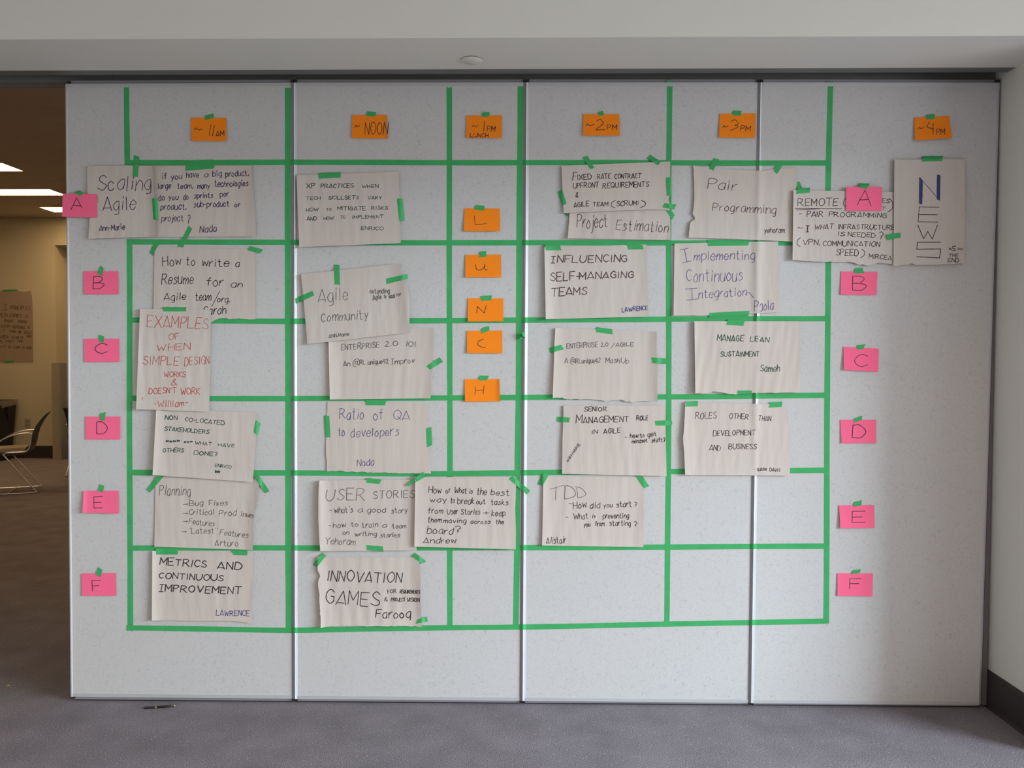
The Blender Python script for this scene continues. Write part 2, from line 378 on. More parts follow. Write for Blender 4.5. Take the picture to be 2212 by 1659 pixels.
    # end caps where the panel meets the track and the floor
    for k, ux in ((0, 0.0), (1, 1.0)):
        if i == 0 and k == 0: ex = (5, 9)
        elif i == 3 and k == 1: ex = (-9, -1)
        else: ex = (1.0, 6.5) if k == 0 else (-6.5, -1.0)
        xt = xa if k == 0 else xb; yt = ya if k == 0 else yb
        a = [W(xt+ex[0], yt-6.5, 0.003), W(xt+ex[1], yt-6.5, 0.003), W(xt+ex[1], yt-0.2, 0.003), W(xt+ex[0], yt-0.2, 0.003)]
        MB().hexa(a, [p + Vector((0, 0.05, 0)) for p in a]).build('end_cap', BLACK, g)
        xt = xc if k == 0 else xd; yt = yc if k == 0 else yd
        a = [W(xt+ex[0], yt+0.2, 0.003), W(xt+ex[1], yt+0.2, 0.003)]
        a += [Vector((a[1].x, a[1].y, 0.012)), Vector((a[0].x, a[0].y, 0.012))]
        if a[0].z > 0.014: MB().hexa(a, [p + Vector((0, 0.05, 0)) for p in a]).build('end_cap', BLACK, g)
# wall post the last panel closes against
pa = [P(2160.5, 171.5, YF + 0.012), P(2175, 171.5, YF + 0.012), P(2131.5, 1523, YF + 0.012), P(2119.5, 1523, YF + 0.012)]
pa[1].x = XR - 0.001; pa[2].x = XR - 0.011
tag(MB().hexa(pa, [p + Vector((0, 0.10, 0)) for p in pa]).build('wall_post', flat('dark_post', (0.17, 0.15, 0.16), 0.5, 0.3)), 'dark metal jamb post between the partition and the right wall', 'post')

# ------------------------------------------------------------------ sprinkler cover
c = PF(1019.5, 128.3, ZS)
g = root('sprinkler_cover', (c.x, c.y, ZS), 'round white concealed sprinkler cover on the soffit', 'sprinkler')
Mt = Matrix.Translation((c.x, c.y, ZS - 0.0055)) @ Matrix.Rotation(radians(2.0), 4, 'Y')
MB().lathe([(0.0415, -0.0015), (0.0425, -0.0005), (0.0425, 0.001), (0.040, 0.0016)], 40, Mt).build('cover_plate', WHITE, g, True)
MB().lathe([(0.030, 0.0022), (0.030, 0.0044)], 30, Matrix.Translation((c.x, c.y, ZS - 0.0045))).build('collar', BLACK, g)

# ------------------------------------------------------------------ stroke lettering
GL = {
'A':'-033963 -1454','B':'-0903 0939583606 0636654303','C':'583918061433 3354','D':'-0903 0939664303','E':'-59090353 -0646','F':'-590903 -0646',
'G':'58391806143354 -365654','H':'-0903 -5953 -0656','I':'-0903','[':'-0949 -2923 -0343','J':'5954331405','K':'-0903 -5906 -0653','L':'-090353',
'M':'-0309356963','N':'-03095359','O':'391806143354665839','P':'-0903 0939583606','Q':'391806143354665839 -3563','R':'-0903 0939583606 -2663',
'S':'583918173655543304','T':'-0969 -3933','U':'090523436569','V':'-093369','W':'-0923476389','X':'-0963 -6903','Y':'-093669 -3633','Z':'-09690363',
'a':'472705133345 -4743','b':'-0903 062746442303','c':'462705133344','d':'472705133345 -4943','e':'05454627051333 3344','f':'49392823 -0747',
'g':'472705133345 47423111','h':'-0903 05274643','i':'-0703 -0908','j':'27221101 -2928','k':'-0903 -370543','l':'-0903','m':'-0703 05273633 35576663',
'n':'-0703 05274643','o':'270513334527','p':'-0701 062746442303','q':'472705133345 -4741','r':'-0703 052737','s':'462716354423 2303','t':'-192343 -0737',
'u':'0704133345 -4743','v':'-072347','w':'-0713264357','x':'-0743 -4703','y':'-0724 -4711','z':'-07470343',
'0':'39180614335466583 9'.replace(' ',''),'1':'-0903','2':'0829384725 -250353','3':'08294736264503 ','4':'-291555 -4942','5':'-5909 0906364433 3303','6':'4927041343450 6'.replace(' ',''),
'.':'-0304','-':'-0636','~':'05172546','?':'082947362534 -2324','/':'-0249','(':'29070422',')':'09272402','&':'53171829380504234 5'.replace(' ',''),
':':'-0504 -0807','"':'-0908 -2928',"'":'-0908','@':'472725354547 4554665839180513 1333','+':'-0545 -2723','>':'-0545 -364534','#':'0617051615362546 4635453456 0456',',':'-1402'}
WID = {}
GP = {}
for ch, s in GL.items():
    st = []; mxw = 0
    for part in s.split():
        straight = part.startswith('-'); part = part.lstrip('-')
        pts = [(int(part[k]), int(part[k+1]) - 3) for k in range(0, len(part)-1, 2)]
        mxw = max([mxw] + [p[0] for p in pts]); st.append((straight, pts))
    if mxw == 0:                # bare uprights keep some room on either side
        st = [(a_, [(x_ + 0.7, y_) for x_, y_ in p_]) for a_, p_ in st]; mxw = 1.4
    GP[ch] = st; WID[ch] = mxw
def text_strokes(t, x0, y0, x1, y1, h, rng, jit=1.0):
    """strokes of a word between two baseline points; h = cap height; all in one crop's pixels"""
    adv = []; pos = 0.0
    for ch in t:
        if ch == ' ': pos += 4; continue
        adv.append((ch, pos)); pos += WID[ch] + 1.7
    tot = max(pos - 1.7, 0.8); d = hypot(x1-x0, y1-y0); sx = d / tot; sy = h / 6.0
    if tot <= 1.6: sx = sy * 0.5
    ux, uy = (x1-x0)/max(d, 1e-6), (y1-y0)/max(d, 1e-6); vx, vy = uy, -ux
    out = []
    for ch, px in adv:
        sl = rng.uniform(0.02, 0.16) * jit; dz = rng.uniform(-0.35, 0.35) * jit; ks = 1 + rng.uniform(-0.07, 0.07) * jit
        for straight, pts in GP[ch]:
            q = []
            for gx, gy in pts:
                a = (px + gx*ks + rng.uniform(-0.13, 0.13)*jit) * sx; b = (gy*ks + dz + rng.uniform(-0.16, 0.16)*jit) * sy; a += b * sl
                q.append((x0 + ux*a + vx*b, y0 + uy*a + vy*b))
            out.append((straight, q))
    return out

# ------------------------------------------------------------------ sheets, cards and their tape
class Sheet:
    def __init__(s, tl, tr, br, bl, base=0.002, amp=0.005, edges=None, tapes=(), seed=1, curl=(0, 0, 0, 0), jag=(), rip=1.0):
        s.c = (tl, tr, br, bl); s.base = base; s.amp = amp; s.e = edges or {}; s.seed = seed; s.curl = curl; s.rip = rip
        s.tp = [(sum(p[0] for p in t)/len(t), sum(p[1] for p in t)/len(t)) for t in tapes]
        rng = random.Random(seed); s.ph = [(rng.uniform(0, 6.28), rng.uniform(10, 34), rng.uniform(-0.25, 0.25)) for _ in range(4)]
        s.jag = jag; s.rng = rng; s.T = {}
        defs = {'t': (tl, tr), 'b': (bl, br), 'l': (tl, bl), 'r': (tr, br)}
        for k, (a, b) in defs.items():
            pts = [a] + [p for p in s.e.get(k, [])] + [b]
            if k in jag:
                res = []
                for i in range(len(pts)-1):
                    n = max(2, int(hypot(pts[i+1][0]-pts[i][0], pts[i+1][1]-pts[i][1]) / 5))
                    for j in range(n):
                        t = j/n; o = rng.uniform(-0.9, 0.9) if (i or j) else 0
                        x = lerp(pts[i][0], pts[i+1][0], t); y = lerp(pts[i][1], pts[i+1][1], t)
                        res.append((x + (o if k in 'lr' else 0), y + (o if k in 'tb' else 0)))
                pts = res + [pts[-1]]
            s.T[k] = pts
        s.ar = {}
    def edge(s, k, t):
        pts = s.T[k]
        ax = 0 if k in 'tb' else 1
        a, b = pts[0][ax], pts[-1][ax]; v = a + (b-a)*t
        for i in range(len(pts)-1):
            p, q = pts[i], pts[i+1]
            if (p[ax]-v) * (q[ax]-v) <= 0 and p[ax] != q[ax]:
                f = (v-p[ax])/(q[ax]-p[ax]); return (lerp(p[0], q[0], f), lerp(p[1], q[1], f))
        return pts[-1] if t > 0.5 else pts[0]
    def pt(s, u, v):
        T, B, Lf, Rt = s.edge('t', u), s.edge('b', u), s.edge('l', v), s.edge('r', v)
        tl, tr, br, bl = s.c; o = []
        for k in (0, 1):
            o.append((1-v)*T[k] + v*B[k] + (1-u)*Lf[k] + u*Rt[k] - ((1-u)*(1-v)*tl[k] + u*(1-v)*tr[k] + (1-u)*v*bl[k] + u*v*br[k]))
        return o
    def uv(s, x, y):
        tl, tr, br, bl = s.c; u = v = 0.5
        for _ in range(6):
            px = (1-u)*(1-v)*tl[0] + u*(1-v)*tr[0] + u*v*br[0] + (1-u)*v*bl[0]; py = (1-u)*(1-v)*tl[1] + u*(1-v)*tr[1] + u*v*br[1] + (1-u)*v*bl[1]
            ax = (1-v)*(tr[0]-tl[0]) + v*(br[0]-bl[0]); ay = (1-v)*(tr[1]-tl[1]) + v*(br[1]-bl[1])
            bx = (1-u)*(bl[0]-tl[0]) + u*(br[0]-tr[0]); by = (1-u)*(bl[1]-tl[1]) + u*(br[1]-tr[1])
            det = ax*by - ay*bx; ex, ey = x-px, y-py
            u += (ex*by - ey*bx)/det; v += (ax*ey - ay*ex)/det
        return u, v
    def h(s, x, y):             # stand-off from the panel, metres
        u, v = s.uv(x, y); u = min(1, max(0, u)); v = min(1, max(0, v))
        f = 1.0
        for tx, ty in s.tp: f *= 1 - 0.85*exp(-((x-tx)**2 + ((y-ty)*1.2)**2) / 42**2)
        r = 0
        for ph, wl, k in s.ph: r += sin(ph + 2*pi*(x + k*y)/wl) * 0.00011 * (wl/20)
        cl, cr, ct, cb = s.curl
        c = cl*max(0, 1 - u/0.13)**2 + cr*max(0, (u-0.87)/0.13)**2 + ct*max(0, 1 - v/0.16)**2 + cb*max(0, (v-0.80)/0.20)**2
        z = s.base + s.amp*f*(0.35 + 0.65*v) + r*s.rip*(0.4 + f) + c
        q = prof_soft(x, y) + 0.0022
        return z if z > q + 0.003 else q + 0.003*exp((z - q - 0.003)/0.003)
    def tape_h(s, x, y):
        u, v = s.uv(x, y); tl, tr, br, bl = s.c
        wd, hg = abs(tr[0]-tl[0]), abs(bl[1]-tl[1])
        dx = max(0, -u, u-1)*wd; dy = max(0, -v, v-1)*hg; d = hypot(dx, dy)
        hs = s.h(x, y)
        if d <= 0.5: return hs + 0.0007
        t = min(1, d/9); t = t*t*(3-2*t); return lerp(hs + 0.0007, prof(x, y) + 0.0021, t)

INKW = 0.74
def ribbon_mesh(strokes, wpx, hf, rng, step=3.0):
    vs, fs = [], []
    for straight, pts in strokes:
        if straight:
            q = []
            for i in range(len(pts)-1):
                n = max(1, int(hypot(pts[i+1][0]-pts[i][0], pts[i+1][1]-pts[i][1]) / step))
                q += [(lerp(pts[i][0], pts[i+1][0], k/n), lerp(pts[i][1], pts[i+1][1], k/n)) for k in range(n)]
            q.append(pts[-1])
        else:
            q = curve(pts, 4)
        ww = wpx * INKW * rng.uniform(0.82, 1.15)
        for i in range(len(q)-1):
            (ax, ay), (bx, by) = q[i], q[i+1]; d = hypot(bx-ax, by-ay)
            if d < 1e-4: continue
            ux, uy = (bx-ax)/d, (by-ay)/d; e = ww*0.3; k = 0.5*ww*rng.uniform(0.88, 1.1)
            ax -= ux*e; ay -= uy*e; bx += ux*e; by += uy*e; nx, ny = -uy*k, ux*k
            n = len(vs)
            for x, y in ((ax+nx, ay+ny), (bx+nx, by+ny), (bx-nx, by-ny), (ax-nx, ay-ny)): vs.append(W(x, y, hf(x, y)))
            fs.append((n, n+1, n+2, n+3))
    return vs, fs
def poly_tape(poly, hf, g, name='tape_strip'):
    """a piece of tape, given by its 4 (or 5) corners in photograph pixels"""
    q = list(poly)
    if len(q) > 4: q = [q[0], q[1], q[2], q[-1]] if False else q
    vs, fs = [], []
    if len(q) == 4 or len(q) == 5:
        if len(q) == 5: q = [((q[0][0]+q[1][0])/2, (q[0][1]+q[1][1])/2), q[2], q[3], q[4]]
        nu, nv = 10, 10; rt = random.Random(int(q[0][0]*13 + q[0][1]*7))
        longu = hypot(q[1][0]-q[0][0], q[1][1]-q[0][1]) > hypot(q[3][0]-q[0][0], q[3][1]-q[0][1])
        for j in range(nv+1):
            for i in range(nu+1):
                u, v = i/nu, j/nv
                x = (1-u)*(1-v)*q[0][0] + u*(1-v)*q[1][0] + u*v*q[2][0] + (1-u)*v*q[3][0]
                y = (1-u)*(1-v)*q[0][1] + u*(1-v)*q[1][1] + u*v*q[2][1] + (1-u)*v*q[3][1]
                k_ = i if longu else j
                if k_ in (0, nu): e_ = rt.uniform(-0.7, 0.7); x += e_ if longu else 0; y += 0 if longu else e_
                vs.append(W(x, y, hf(x, y)))
        for j in range(nv):
            for i in range(nu):
                a = j*(nu+1)+i; fs.append((a, a+1, a+nu+2, a+nu+1))
    return mesh(name, vs, fs, TAPE, g, True)
def crop(ox, oy, s):
    return lambda x, y: (ox + x/s, oy + y/s)

def make_sheet(label, cr, corners, tapes, words, ink='k', wpx=2.0, base=0.002, amp=0.005, edges=None, jag=(), curl=(0,0,0,0),
               seed=1, name='paper_sheet', mat=None, cat='paper sheet', group='hand-lettered paper sheets taped to the partition', nu=56, nv=40, rip=1.0, raws=(), jit=1.0, part='sheet', ink_z=0.0006, outs={}):
    C = crop(*cr); rng = random.Random(seed)
    tp = [[C(*p) for p in t] for t in tapes]
    sh = Sheet(*corners, base=base, amp=amp, edges=edges, tapes=tp, seed=seed, curl=curl, jag=jag, rip=rip)
    cx = sum(p[0] for p in corners)/4; by = max(corners[2][1], corners[3][1])
    g = root(name, W(cx, by, base), label, cat, group)
    vs, fs = [], []
    for j in range(nv+1):
        for i in range(nu+1):
            x, y = sh.pt(i/nu, j/nv); vs.append(W(x, y, sh.h(x, y)))
    for j in range(nv):
        for i in range(nu):
            a = j*(nu+1)+i; fs.append((a, a+1, a+nu+2, a+nu+1))
    mesh(part, vs, fs, mat or PAPER, g, True)
    items = []
    for wd in words:
        t, x0, y0, x1, y1, hh = wd[:6]; ik = wd[6] if len(wd) > 6 and wd[6] else ink; wp = wd[7] if len(wd) > 7 else wpx
        items.append(([(a, [C(*p) for p in q]) for a, q in text_strokes(t, x0, y0, x1, y1, hh, rng, jit)], ik, min(wp, 0.19*hh/cr[2] + 0.25)))
    for straight, pts, ik, wp in raws: items.append(([(straight, [C(*p) for p in pts])], ik, wp))
    for st, ik, wp in items:
        v, f_ = ribbon_mesh(st, wp, lambda x, y: sh.h(x, y) + ink_z, rng)
        mesh('written_word', v, f_, INK[ik], g)
    for i_, t in enumerate(tp): poly_tape(t, (lambda x, y, o_=outs[i_]: max(sh.tape_h(x, y), o_)) if i_ in outs else sh.tape_h, g)
    return g

B1, B2, B3 = 0.002, 0.0095, 0.017
DEF = dict
# --- 1 Scaling Agile
make_sheet('paper sheet reading Scaling Agile in blue pen, beside the left pink A card', (130, 320, 6.913),
  [(188, 359), (330, 358), (338.5, 511), (191, 516)],
  [[(1100,105),(1183,130),(1160,432),(1080,420)], [(1370,750),(1450,750),(1468,1070),(1390,1070)]],
  [('Scaling',555,632,1355,622,215),('Agile',640,940,1120,915,190),('Ann-Marie',580,1240,960,1212,80)], 'n', 2.0, B2, 0.004,
  edges={'l': [(189, 420), (193.5, 470)], 't': [(270, 357.5)]}, curl=(0, 0.009, 0, 0.004), seed=11)
# --- 2 if you have
make_sheet('paper sheet asking in blue pen about a big product and large team', (310, 320, 6.913),
  [(322, 358), (543, 357.5), (554, 511), (330, 512)],
  [[(650,180),(1055,170),(1050,305),(620,338)], [(675,1155),(727,1205),(590,1478),(508,1470)]],
  [('if',280,462,345,455,85),('you',410,470,575,452,78),('have',640,440,820,430,82),('a',905,435,960,430,62),('big',1035,425,1165,412,85),('product,',1225,430,1575,405,85),
   ('large',215,605,405,595,82),('team,',500,602,740,598,78),('many',805,605,985,595,75),('technologies',1060,572,1560,565,85),
   ('do',230,780,310,770,80),('you',375,770,515,765,72),('do',595,765,665,760,80),('sprints',755,750,1035,740,75),('per',1145,727,1275,710,75),
   ('product,',255,915,640,912,85),('sub-product',750,880,1280,870,82),('or',1360,875,1450,865,65),
   ('project',270,1090,595,1083,90),('?',645,1130,685,1130,130),('Nada',840,1260,1090,1243,95)], 'n', 1.9, B1, 0.004, seed=12, curl=(0, 0.004, 0, 0.003))
# --- 3 resume
make_sheet('paper sheet reading How to write a Resume, partly under the red-lettered sheet', (270, 500, 6.32),
  [(334, 534), (552, 538), (551, 690), (331, 692)],
  [[(390,175),(460,180),(375,328),(335,285)], [(1715,200),(1885,245),(1840,302),(1665,255)]],
  [('How',515,475,765,450,125),('to',830,455,955,460,115),('write',1050,475,1410,480,105),('a',1510,480,1560,480,85),
   ('Resume',500,715,930,712,135),('for',1105,740,1335,742,110),('an',1445,755,1600,765,85),
   ('Agile',530,940,830,930,95),('team',960,945,1170,940,100),('/',1190,995,1280,995,185),('org.',1260,960,1435,965,80),('Sarah',1060,1130,1380,1125,110)],
  'k', 2.0, B1, 0.004, jag=('b',), edges={'b': [(440, 692), (457, 697), (463, 691), (475, 687), (490, 687.5), (495, 690), (520, 688), (535, 690.5)]}, seed=13)
# --- 4 examples
make_sheet('tall paper sheet with red lettering about when simple design works', (270, 650, 6.636),
  [(302.4, 667), (456, 669.5), (452, 889.5), (294, 884)],
  [[(540,72),(877,72),(875,148),(545,150)]],
  [('EXAMPLES',315,375,1190,400,165),('OF',625,560,780,540,85),('WHEN',455,718,930,700,95),('SIMPLE',255,915,770,922,125),('DESIGN',850,925,1210,900,115),
   ('WORKS',555,1090,865,1090,72),('&',665,1208,745,1210,95),("DOESN'T",340,1330,735,1322,80),('WORK',800,1345,1070,1335,90),('-William-',415,1520,900,1508,88),('I',245,1425,248,1425,40)],
  'r', 1.7, B2, 0.006, seed=14, curl=(0.004, 0, 0, 0.006))
# --- 5 non co-located
make_sheet('paper sheet in green marker reading Non co-located stakeholders', (310, 870, 6.913),
  [(337.5, 884), (554.5, 891.5), (546, 1041.5), (329.5, 1026)],
  [[(1675,262),(1745,305),(1708,490),(1645,440)]],
  [('NON',320,250,500,258,62),('CO-LOCATED',620,275,1205,330,58),('STAKEHOLDERS',310,412,975,465,58),('####',335,600,540,592,55),('###',605,605,735,600,45),
   ('WHAT',770,622,1015,637,48),('HAVE',1115,650,1360,665,48),('OTHERS',290,735,600,740,58),('DONE?',750,775,1100,795,58),('ENRICO',1065,955,1305,985,45),('###',1070,1055,1140,1055,65)],
  'g', 2.3, 0.008, 0.004, edges={'r': [(553, 950), (547, 1030)]}, seed=15, curl=(0.010, 0, 0, 0.004))
# --- 6 planning
make_sheet('paper sheet headed Planning with arrowed list in thin green pen', (310, 1010, 7.373),
  [(336, 1032), (560, 1036), (546.5, 1188), (333.5, 1181)],
  [[(205,137),(325,137),(100,402),(45,350)], [(1755,130),(1840,130),(2007,380),(1930,410)]],
  [('Planning',250,440,745,450,160),('>',630,605,705,600,60),('Bug',730,612,945,602,78),('Fixes',1045,605,1335,602,80),
   ('>',630,755,705,755,60),('Critical',720,750,1115,750,85),('Prod',1205,770,1475,765,95),('issues',1550,770,1745,797,75),
   ('>',630,880,700,880,60),('Features',720,895,1130,932,85),('>',610,1040,680,1040,60),('"Latest"',720,1045,1165,1050,85),('Features',1215,1065,1660,1122,88),('Arturo',1135,1245,1500,1250,95)],
  'e', 1.45, B1, 0.004, edges={'r': [(559, 1060), (551.5, 1107), (549, 1112), (548, 1130), (545.5, 1145), (547, 1152)]}, jag=('r',), seed=16, curl=(0, 0.008, 0, 0.004))
# --- 7 metrics
make_sheet('paper sheet in bold black reading Metrics and Continuous Improvement', (310, 1160, 7.373),
  [(329, 1190), (547, 1194), (543.5, 1347), (328, 1340.5)],
  [[(200,180),(550,180),(545,280),(200,280)], [(1405,215),(1655,212),(1652,292),(1430,290)]],
  [('METRICS',260,445,1000,480,108),('AND',1175,500,1565,520,112),('CONTINUOUS',245,655,1265,700,92),('[MPROVEMENT',245,865,1555,905,108),('LAWRENCE',1155,1250,1680,1258,85,'b',1.8)],
  'k', 2.6, B1, 0.005, edges={'r': [(546.5, 1240), (545, 1260), (544.5, 1296), (541, 1300), (540.5, 1309), (544.5, 1312)], 'b': [(370, 1340), (440, 1341.5), (480, 1341), (510, 1342)]}, jag=('r',), seed=17, curl=(0.011, 0, 0, 0.003))
# --- 8 XP
make_sheet('paper sheet in green marker about tech skillsets and mitigating risks', (620, 340, 7.373),
  [(640.5, 378.5), (861.5, 371), (866, 524), (646.5, 534)],
  [[(500,248),(855,235),(858,320),(505,340)], [(1750,660),(1838,655),(1873,1010),(1790,1010)]],
  [('XP',310,490,440,487,72),('PRACTICES',540,488,1055,482,62),('WHEN',1190,487,1450,480,52),('TECH',305,678,530,672,48),('SKILLSETS',660,672,1140,665,55),('VARY',1285,668,1510,665,50),
   ('HOW',305,865,500,850,52),('TO',625,855,705,850,40),('MITIGATE',800,840,1250,838,58),('RISKS',1340,830,1605,830,52),('AND',315,1005,470,1000,55),('HOW',585,998,745,987,48),
   ('TO',850,975,925,975,42),('IMPLEMENT',1040,972,1530,965,50),('ENRICO',1180,1152,1530,1160,55)],
  'g', 1.9, 0.0085, 0.004, seed=18, curl=(0.005, 0, 0, 0.004), edges={'b': [(655, 533.5), (860, 525.5)]})
# --- 9 agile community
make_sheet('tilted paper sheet reading Agile Community in thin grey pen', (630, 550, 6.9125),
  [(650, 592.5), (866, 569.5), (884, 718.5), (664, 743.5)],
  [[(632,152),(713,150),(722,450),(640,440)], [(1412,358),(1730,290),(1738,360),(1412,440)], [(55,655),(310,540),(340,608),(65,735)]],
  [('Agile',395,715,845,665,185),('Community',440,1005,1140,955,130),('extending',1165,580,1460,578,72),('Agile',1215,677,1340,657,68),('to',1375,650,1412,650,55),('local',1450,652,1540,642,60),
   ('PSP',1570,625,1635,615,38),('ANN.Marie',555,1245,855,1208,52)],
  'e', 1.5, 0.009, 0.005, edges={'r': [(865.5, 595), (873, 611), (880, 620), (883.5, 640), (885.5, 655)], 'l': [(655, 640)]}, seed=19, curl=(0, 0.006, 0, 0.006))
# --- 10 enterprise 101
make_sheet('paper sheet reading Enterprise 2.0 101, partly under the Agile Community sheet', (690, 690, 7.373),
  [(709, 712), (936, 708), (930, 860.5), (712.5, 863)],
  [[(1700,745),(1918,605),(1965,675),(1765,800)]],
  [('ENTERPRISE',345,490,955,447,88),('2.0',1045,425,1245,420,75),('101',1380,427,1530,430,80),('An',385,745,485,737,75),('@',530,748,635,748,120),('RL',640,722,740,716,75),('unique42',775,715,1100,695,68),('[mprov',1140,715,1515,685,78)],
  's', 1.7, B1, 0.005, edges={'r': [(937, 730), (935, 780), (930, 815), (931, 825)]}, seed=20, curl=(0.009, 0.004, 0, 0.004))
# --- 11 ratio
make_sheet('paper sheet reading Ratio of QA to developers in thin blue pen', (680, 850, 7.9),
  [(707.5, 867), (927, 872), (931, 1023), (706, 1018)],
  [[(870,108),(1220,112),(1200,202),(862,200)], [(155,378),(248,382),(268,750),(185,748)], [(1898,600),(1990,570),(2003,885),(1915,918)]],
  [('Ratio',425,435,830,430,170),('of',1000,447,1165,432,160),('QA',1340,450,1615,455,155),('to',400,715,505,710,130),('developers',615,742,1430,715,150),('Nada',725,1245,1005,1225,110)],
  'b', 1.45, B1, 0.004, edges={'l': [(706.5, 900), (704.5, 950), (703.8, 980), (705.5, 984)], 'r': [(926, 880), (922, 912), (922.5, 920)], 'b': [(735, 1017), (750, 1019), (760, 1018), (768, 1021), (785, 1018.5), (790, 1020.5), (850, 1021.5)]}, jag=('b', 'l'), seed=21)
# --- 12 user stories
make_sheet('paper sheet headed User Stories with two dashed lines of black pen', (670, 1010, 8.296),
  [(690, 1038), (899, 1036), (900, 1189), (692, 1190.5)],
  [[(1020,185),(1282,212),(1238,293),(1008,275)], [(1003,1390),(1308,1412),(1310,1510),(1020,1480)]],
  [('USER',275,590,975,590,215),('STORIES',1125,562,1870,535,140),('-',340,800,385,800,70),("what's",440,820,765,797,105),('a',850,800,940,792,80),('good',1015,800,1355,797,85),('story',1455,820,1740,800,88),
   ('-',330,1070,370,1070,70),('how',415,1080,640,1062,92),('to',730,1055,855,1050,80),('train',925,1078,1215,1062,88),('a',1295,1067,1375,1065,72),('team',1470,1085,1720,1085,80),
   ('on',580,1197,690,1200,68),('writing',810,1227,1185,1227,75),('stories',1255,1250,1600,1246,75),('Yehoram',265,1370,805,1388,118,'e',1.5)],
  's', 1.7, 0.0075, 0.0035, seed=22, curl=(0.011, 0.002, 0, 0.004), edges={'l': [(688, 1060), (687.5, 1120), (690, 1170)]})
# --- 13 how or what
make_sheet('paper sheet asking about breaking out tasks from user stories, in black pen', (880, 1010, 7.9),
  [(897, 1031), (1114.5, 1030), (1114, 1186.8), (895, 1181)],
  [[(-10,290),(270,70),(312,155),(12,322)], [(1725,190),(1790,135),(2100,395),(2040,460)]],
  [('How',360,440,580,432,110),('or',660,437,745,407,75),('What',800,437,1010,437,90),('is',1060,440,1110,440,72),('the',1185,460,1345,465,110),('best',1425,460,1735,480,95),
   ('way',390,590,665,590,85),('to',735,600,805,600,90),('break',855,625,1140,622,112),('out',1175,625,1330,620,78),('tasks',1425,632,1715,635,88),
   ('from',350,780,605,785,92),('User',680,795,860,790,90),('Stories',915,800,1240,800,92),('+',1295,800,1385,800,80),('keep',1440,825,1670,820,100),
   ('them',345,932,580,940,88),('moving',615,945,1000,945,80),('across',1080,955,1415,955,62),('the',1510,960,1640,965,75),('board',335,1120,775,1145,118),('?',810,1110,900,1110,112),('Andrew',265,1292,830,1290,95)],
  'k', 1.7, 0.0150, 0.002, outs={0: 0.0168}, seed=23, curl=(0.006, 0, 0, 0.002), edges={'r': [(1115, 1050), (1113, 1100), (1114.5, 1150)]})
# --- 14 innovation
make_sheet('crumpled paper sheet reading Innovation Games in bold navy marker', (660, 1170, 7.9),
  [(686, 1203.5), (905, 1204), (911, 1354), (693, 1357)],
  [[(290,190),(350,240),(195,435),(122,395)], [(1870,190),(2055,335),(1985,375),(1805,240)], [(1915,1325),(2065,1282),(2090,1358),(1875,1405)]],
  [('INNOVATION',365,668,1640,708,175),('GAMES',340,1060,1240,1110,230),('FOR',1405,890,1550,870,62),('REQUIREMENTS',1610,877,1950,890,58),('&',1350,1017,1400,1015,65),('PROJECT',1460,1020,1700,1020,58),('VISION',1730,1025,1940,1028,65),('Farooq',1195,1300,1785,1290,135)],
  'k', 2.4, B1, 0.006, edges={'l': [(686, 1225), (687, 1235), (691, 1241), (691.5, 1247), (688, 1252), (687.5, 1266), (690, 1285)], 'r': [(907.5, 1225), (909, 1300)], 'b': [(705, 1353), (760, 1352), (800, 1353), (830, 1352.5), (900, 1353)]}, jag=('b', 'l'), seed=24, curl=(0.010, 0.007, 0, 0.004), rip=1.4)
# --- 16 project estimation (under the fixed rate sheet)
make_sheet('paper sheet reading Project Estimation, its top hidden by another sheet', (1190, 320, 7.541),
  [(1232, 440), (1447, 440), (1449, 518.5), (1226.5, 515)],
  [[(1870,1010),(1960,1015),(2020,1090),(1975,1165)], [(205,1055),(300,1055),(275,1100),(240,1105)]],
  [('Project',425,1300,920,1285,200),('Estimation',1060,1330,1905,1372,165)],
  'm', 1.6, B1, 0.006, seed=25, curl=(0.006, 0, 0, 0.005), rip=2.0)
# --- 15 fixed rate
make_sheet('paper sheet in bold black about fixed rate contract and upfront requirements', (1190, 320, 7.541),
  [(1212.5, 358), (1448, 348.8), (1446, 452.6), (1217.5, 460.5)],
  [[(520,150),(598,122),(708,325),(640,340)], [(1562,160),(1625,108),(1795,220),(1745,280)], [(110,715),(185,675),(258,905),(190,940)], [(1870,480),(1965,470),(1960,770),(1890,775)], [(1855,895),(2045,920),(2005,997),(1815,965)]],
  [('F',355,520,410,520,140),('IXED',430,520,665,492,80),('RATE',760,502,970,490,78),('CONTRACT',1040,497,1465,487,80),('UPFRONT',360,657,775,635,80),('REQUIREMENTS',845,652,1595,625,85),('&',405,800,440,800,80),
   ('AGILE',375,967,615,940,80),('TEAM',685,945,930,940,65),('(',985,960,1050,960,110),('SCRUM:',1070,945,1430,925,75),(')',1460,955,1530,955,112)],
  'm', 2.0, B2, 0.003, seed=26, curl=(0, 0.003, 0, 0.003), edges={'r': [(1447, 420), (1444, 430), (1446.5, 440)], 'b': [(1300, 456.5), (1400, 452.5)]})
# --- 17 pair programming
make_sheet('paper sheet reading Pair Programming, partly under the Remote sheet', (1470, 330, 7.9),
  [(1498, 357), (1722, 362), (1716, 522), (1487, 513)],
  [[(570,90),(655,110),(560,305),(482,265)], [(1630,215),(1740,220),(1645,365),(1588,310)]],
  [('Pair',460,612,955,645,160),('Programming',545,985,1625,1040,135),('yehoram',1430,1362,1770,1365,85)],
  'm', 1.6, 0.0045, 0.003, edges={'l': [(1499, 400), (1500, 430), (1496.5, 463), (1500.5, 468), (1500, 476), (1491, 479)], 't': [(1505, 359), (1512, 359.5), (1530, 359), (1575, 366), (1650, 369), (1680, 364)], 'b': [(1530, 514.5), (1620, 518)]}, jag=('l',), seed=27, curl=(0.003, 0, 0, 0.003))
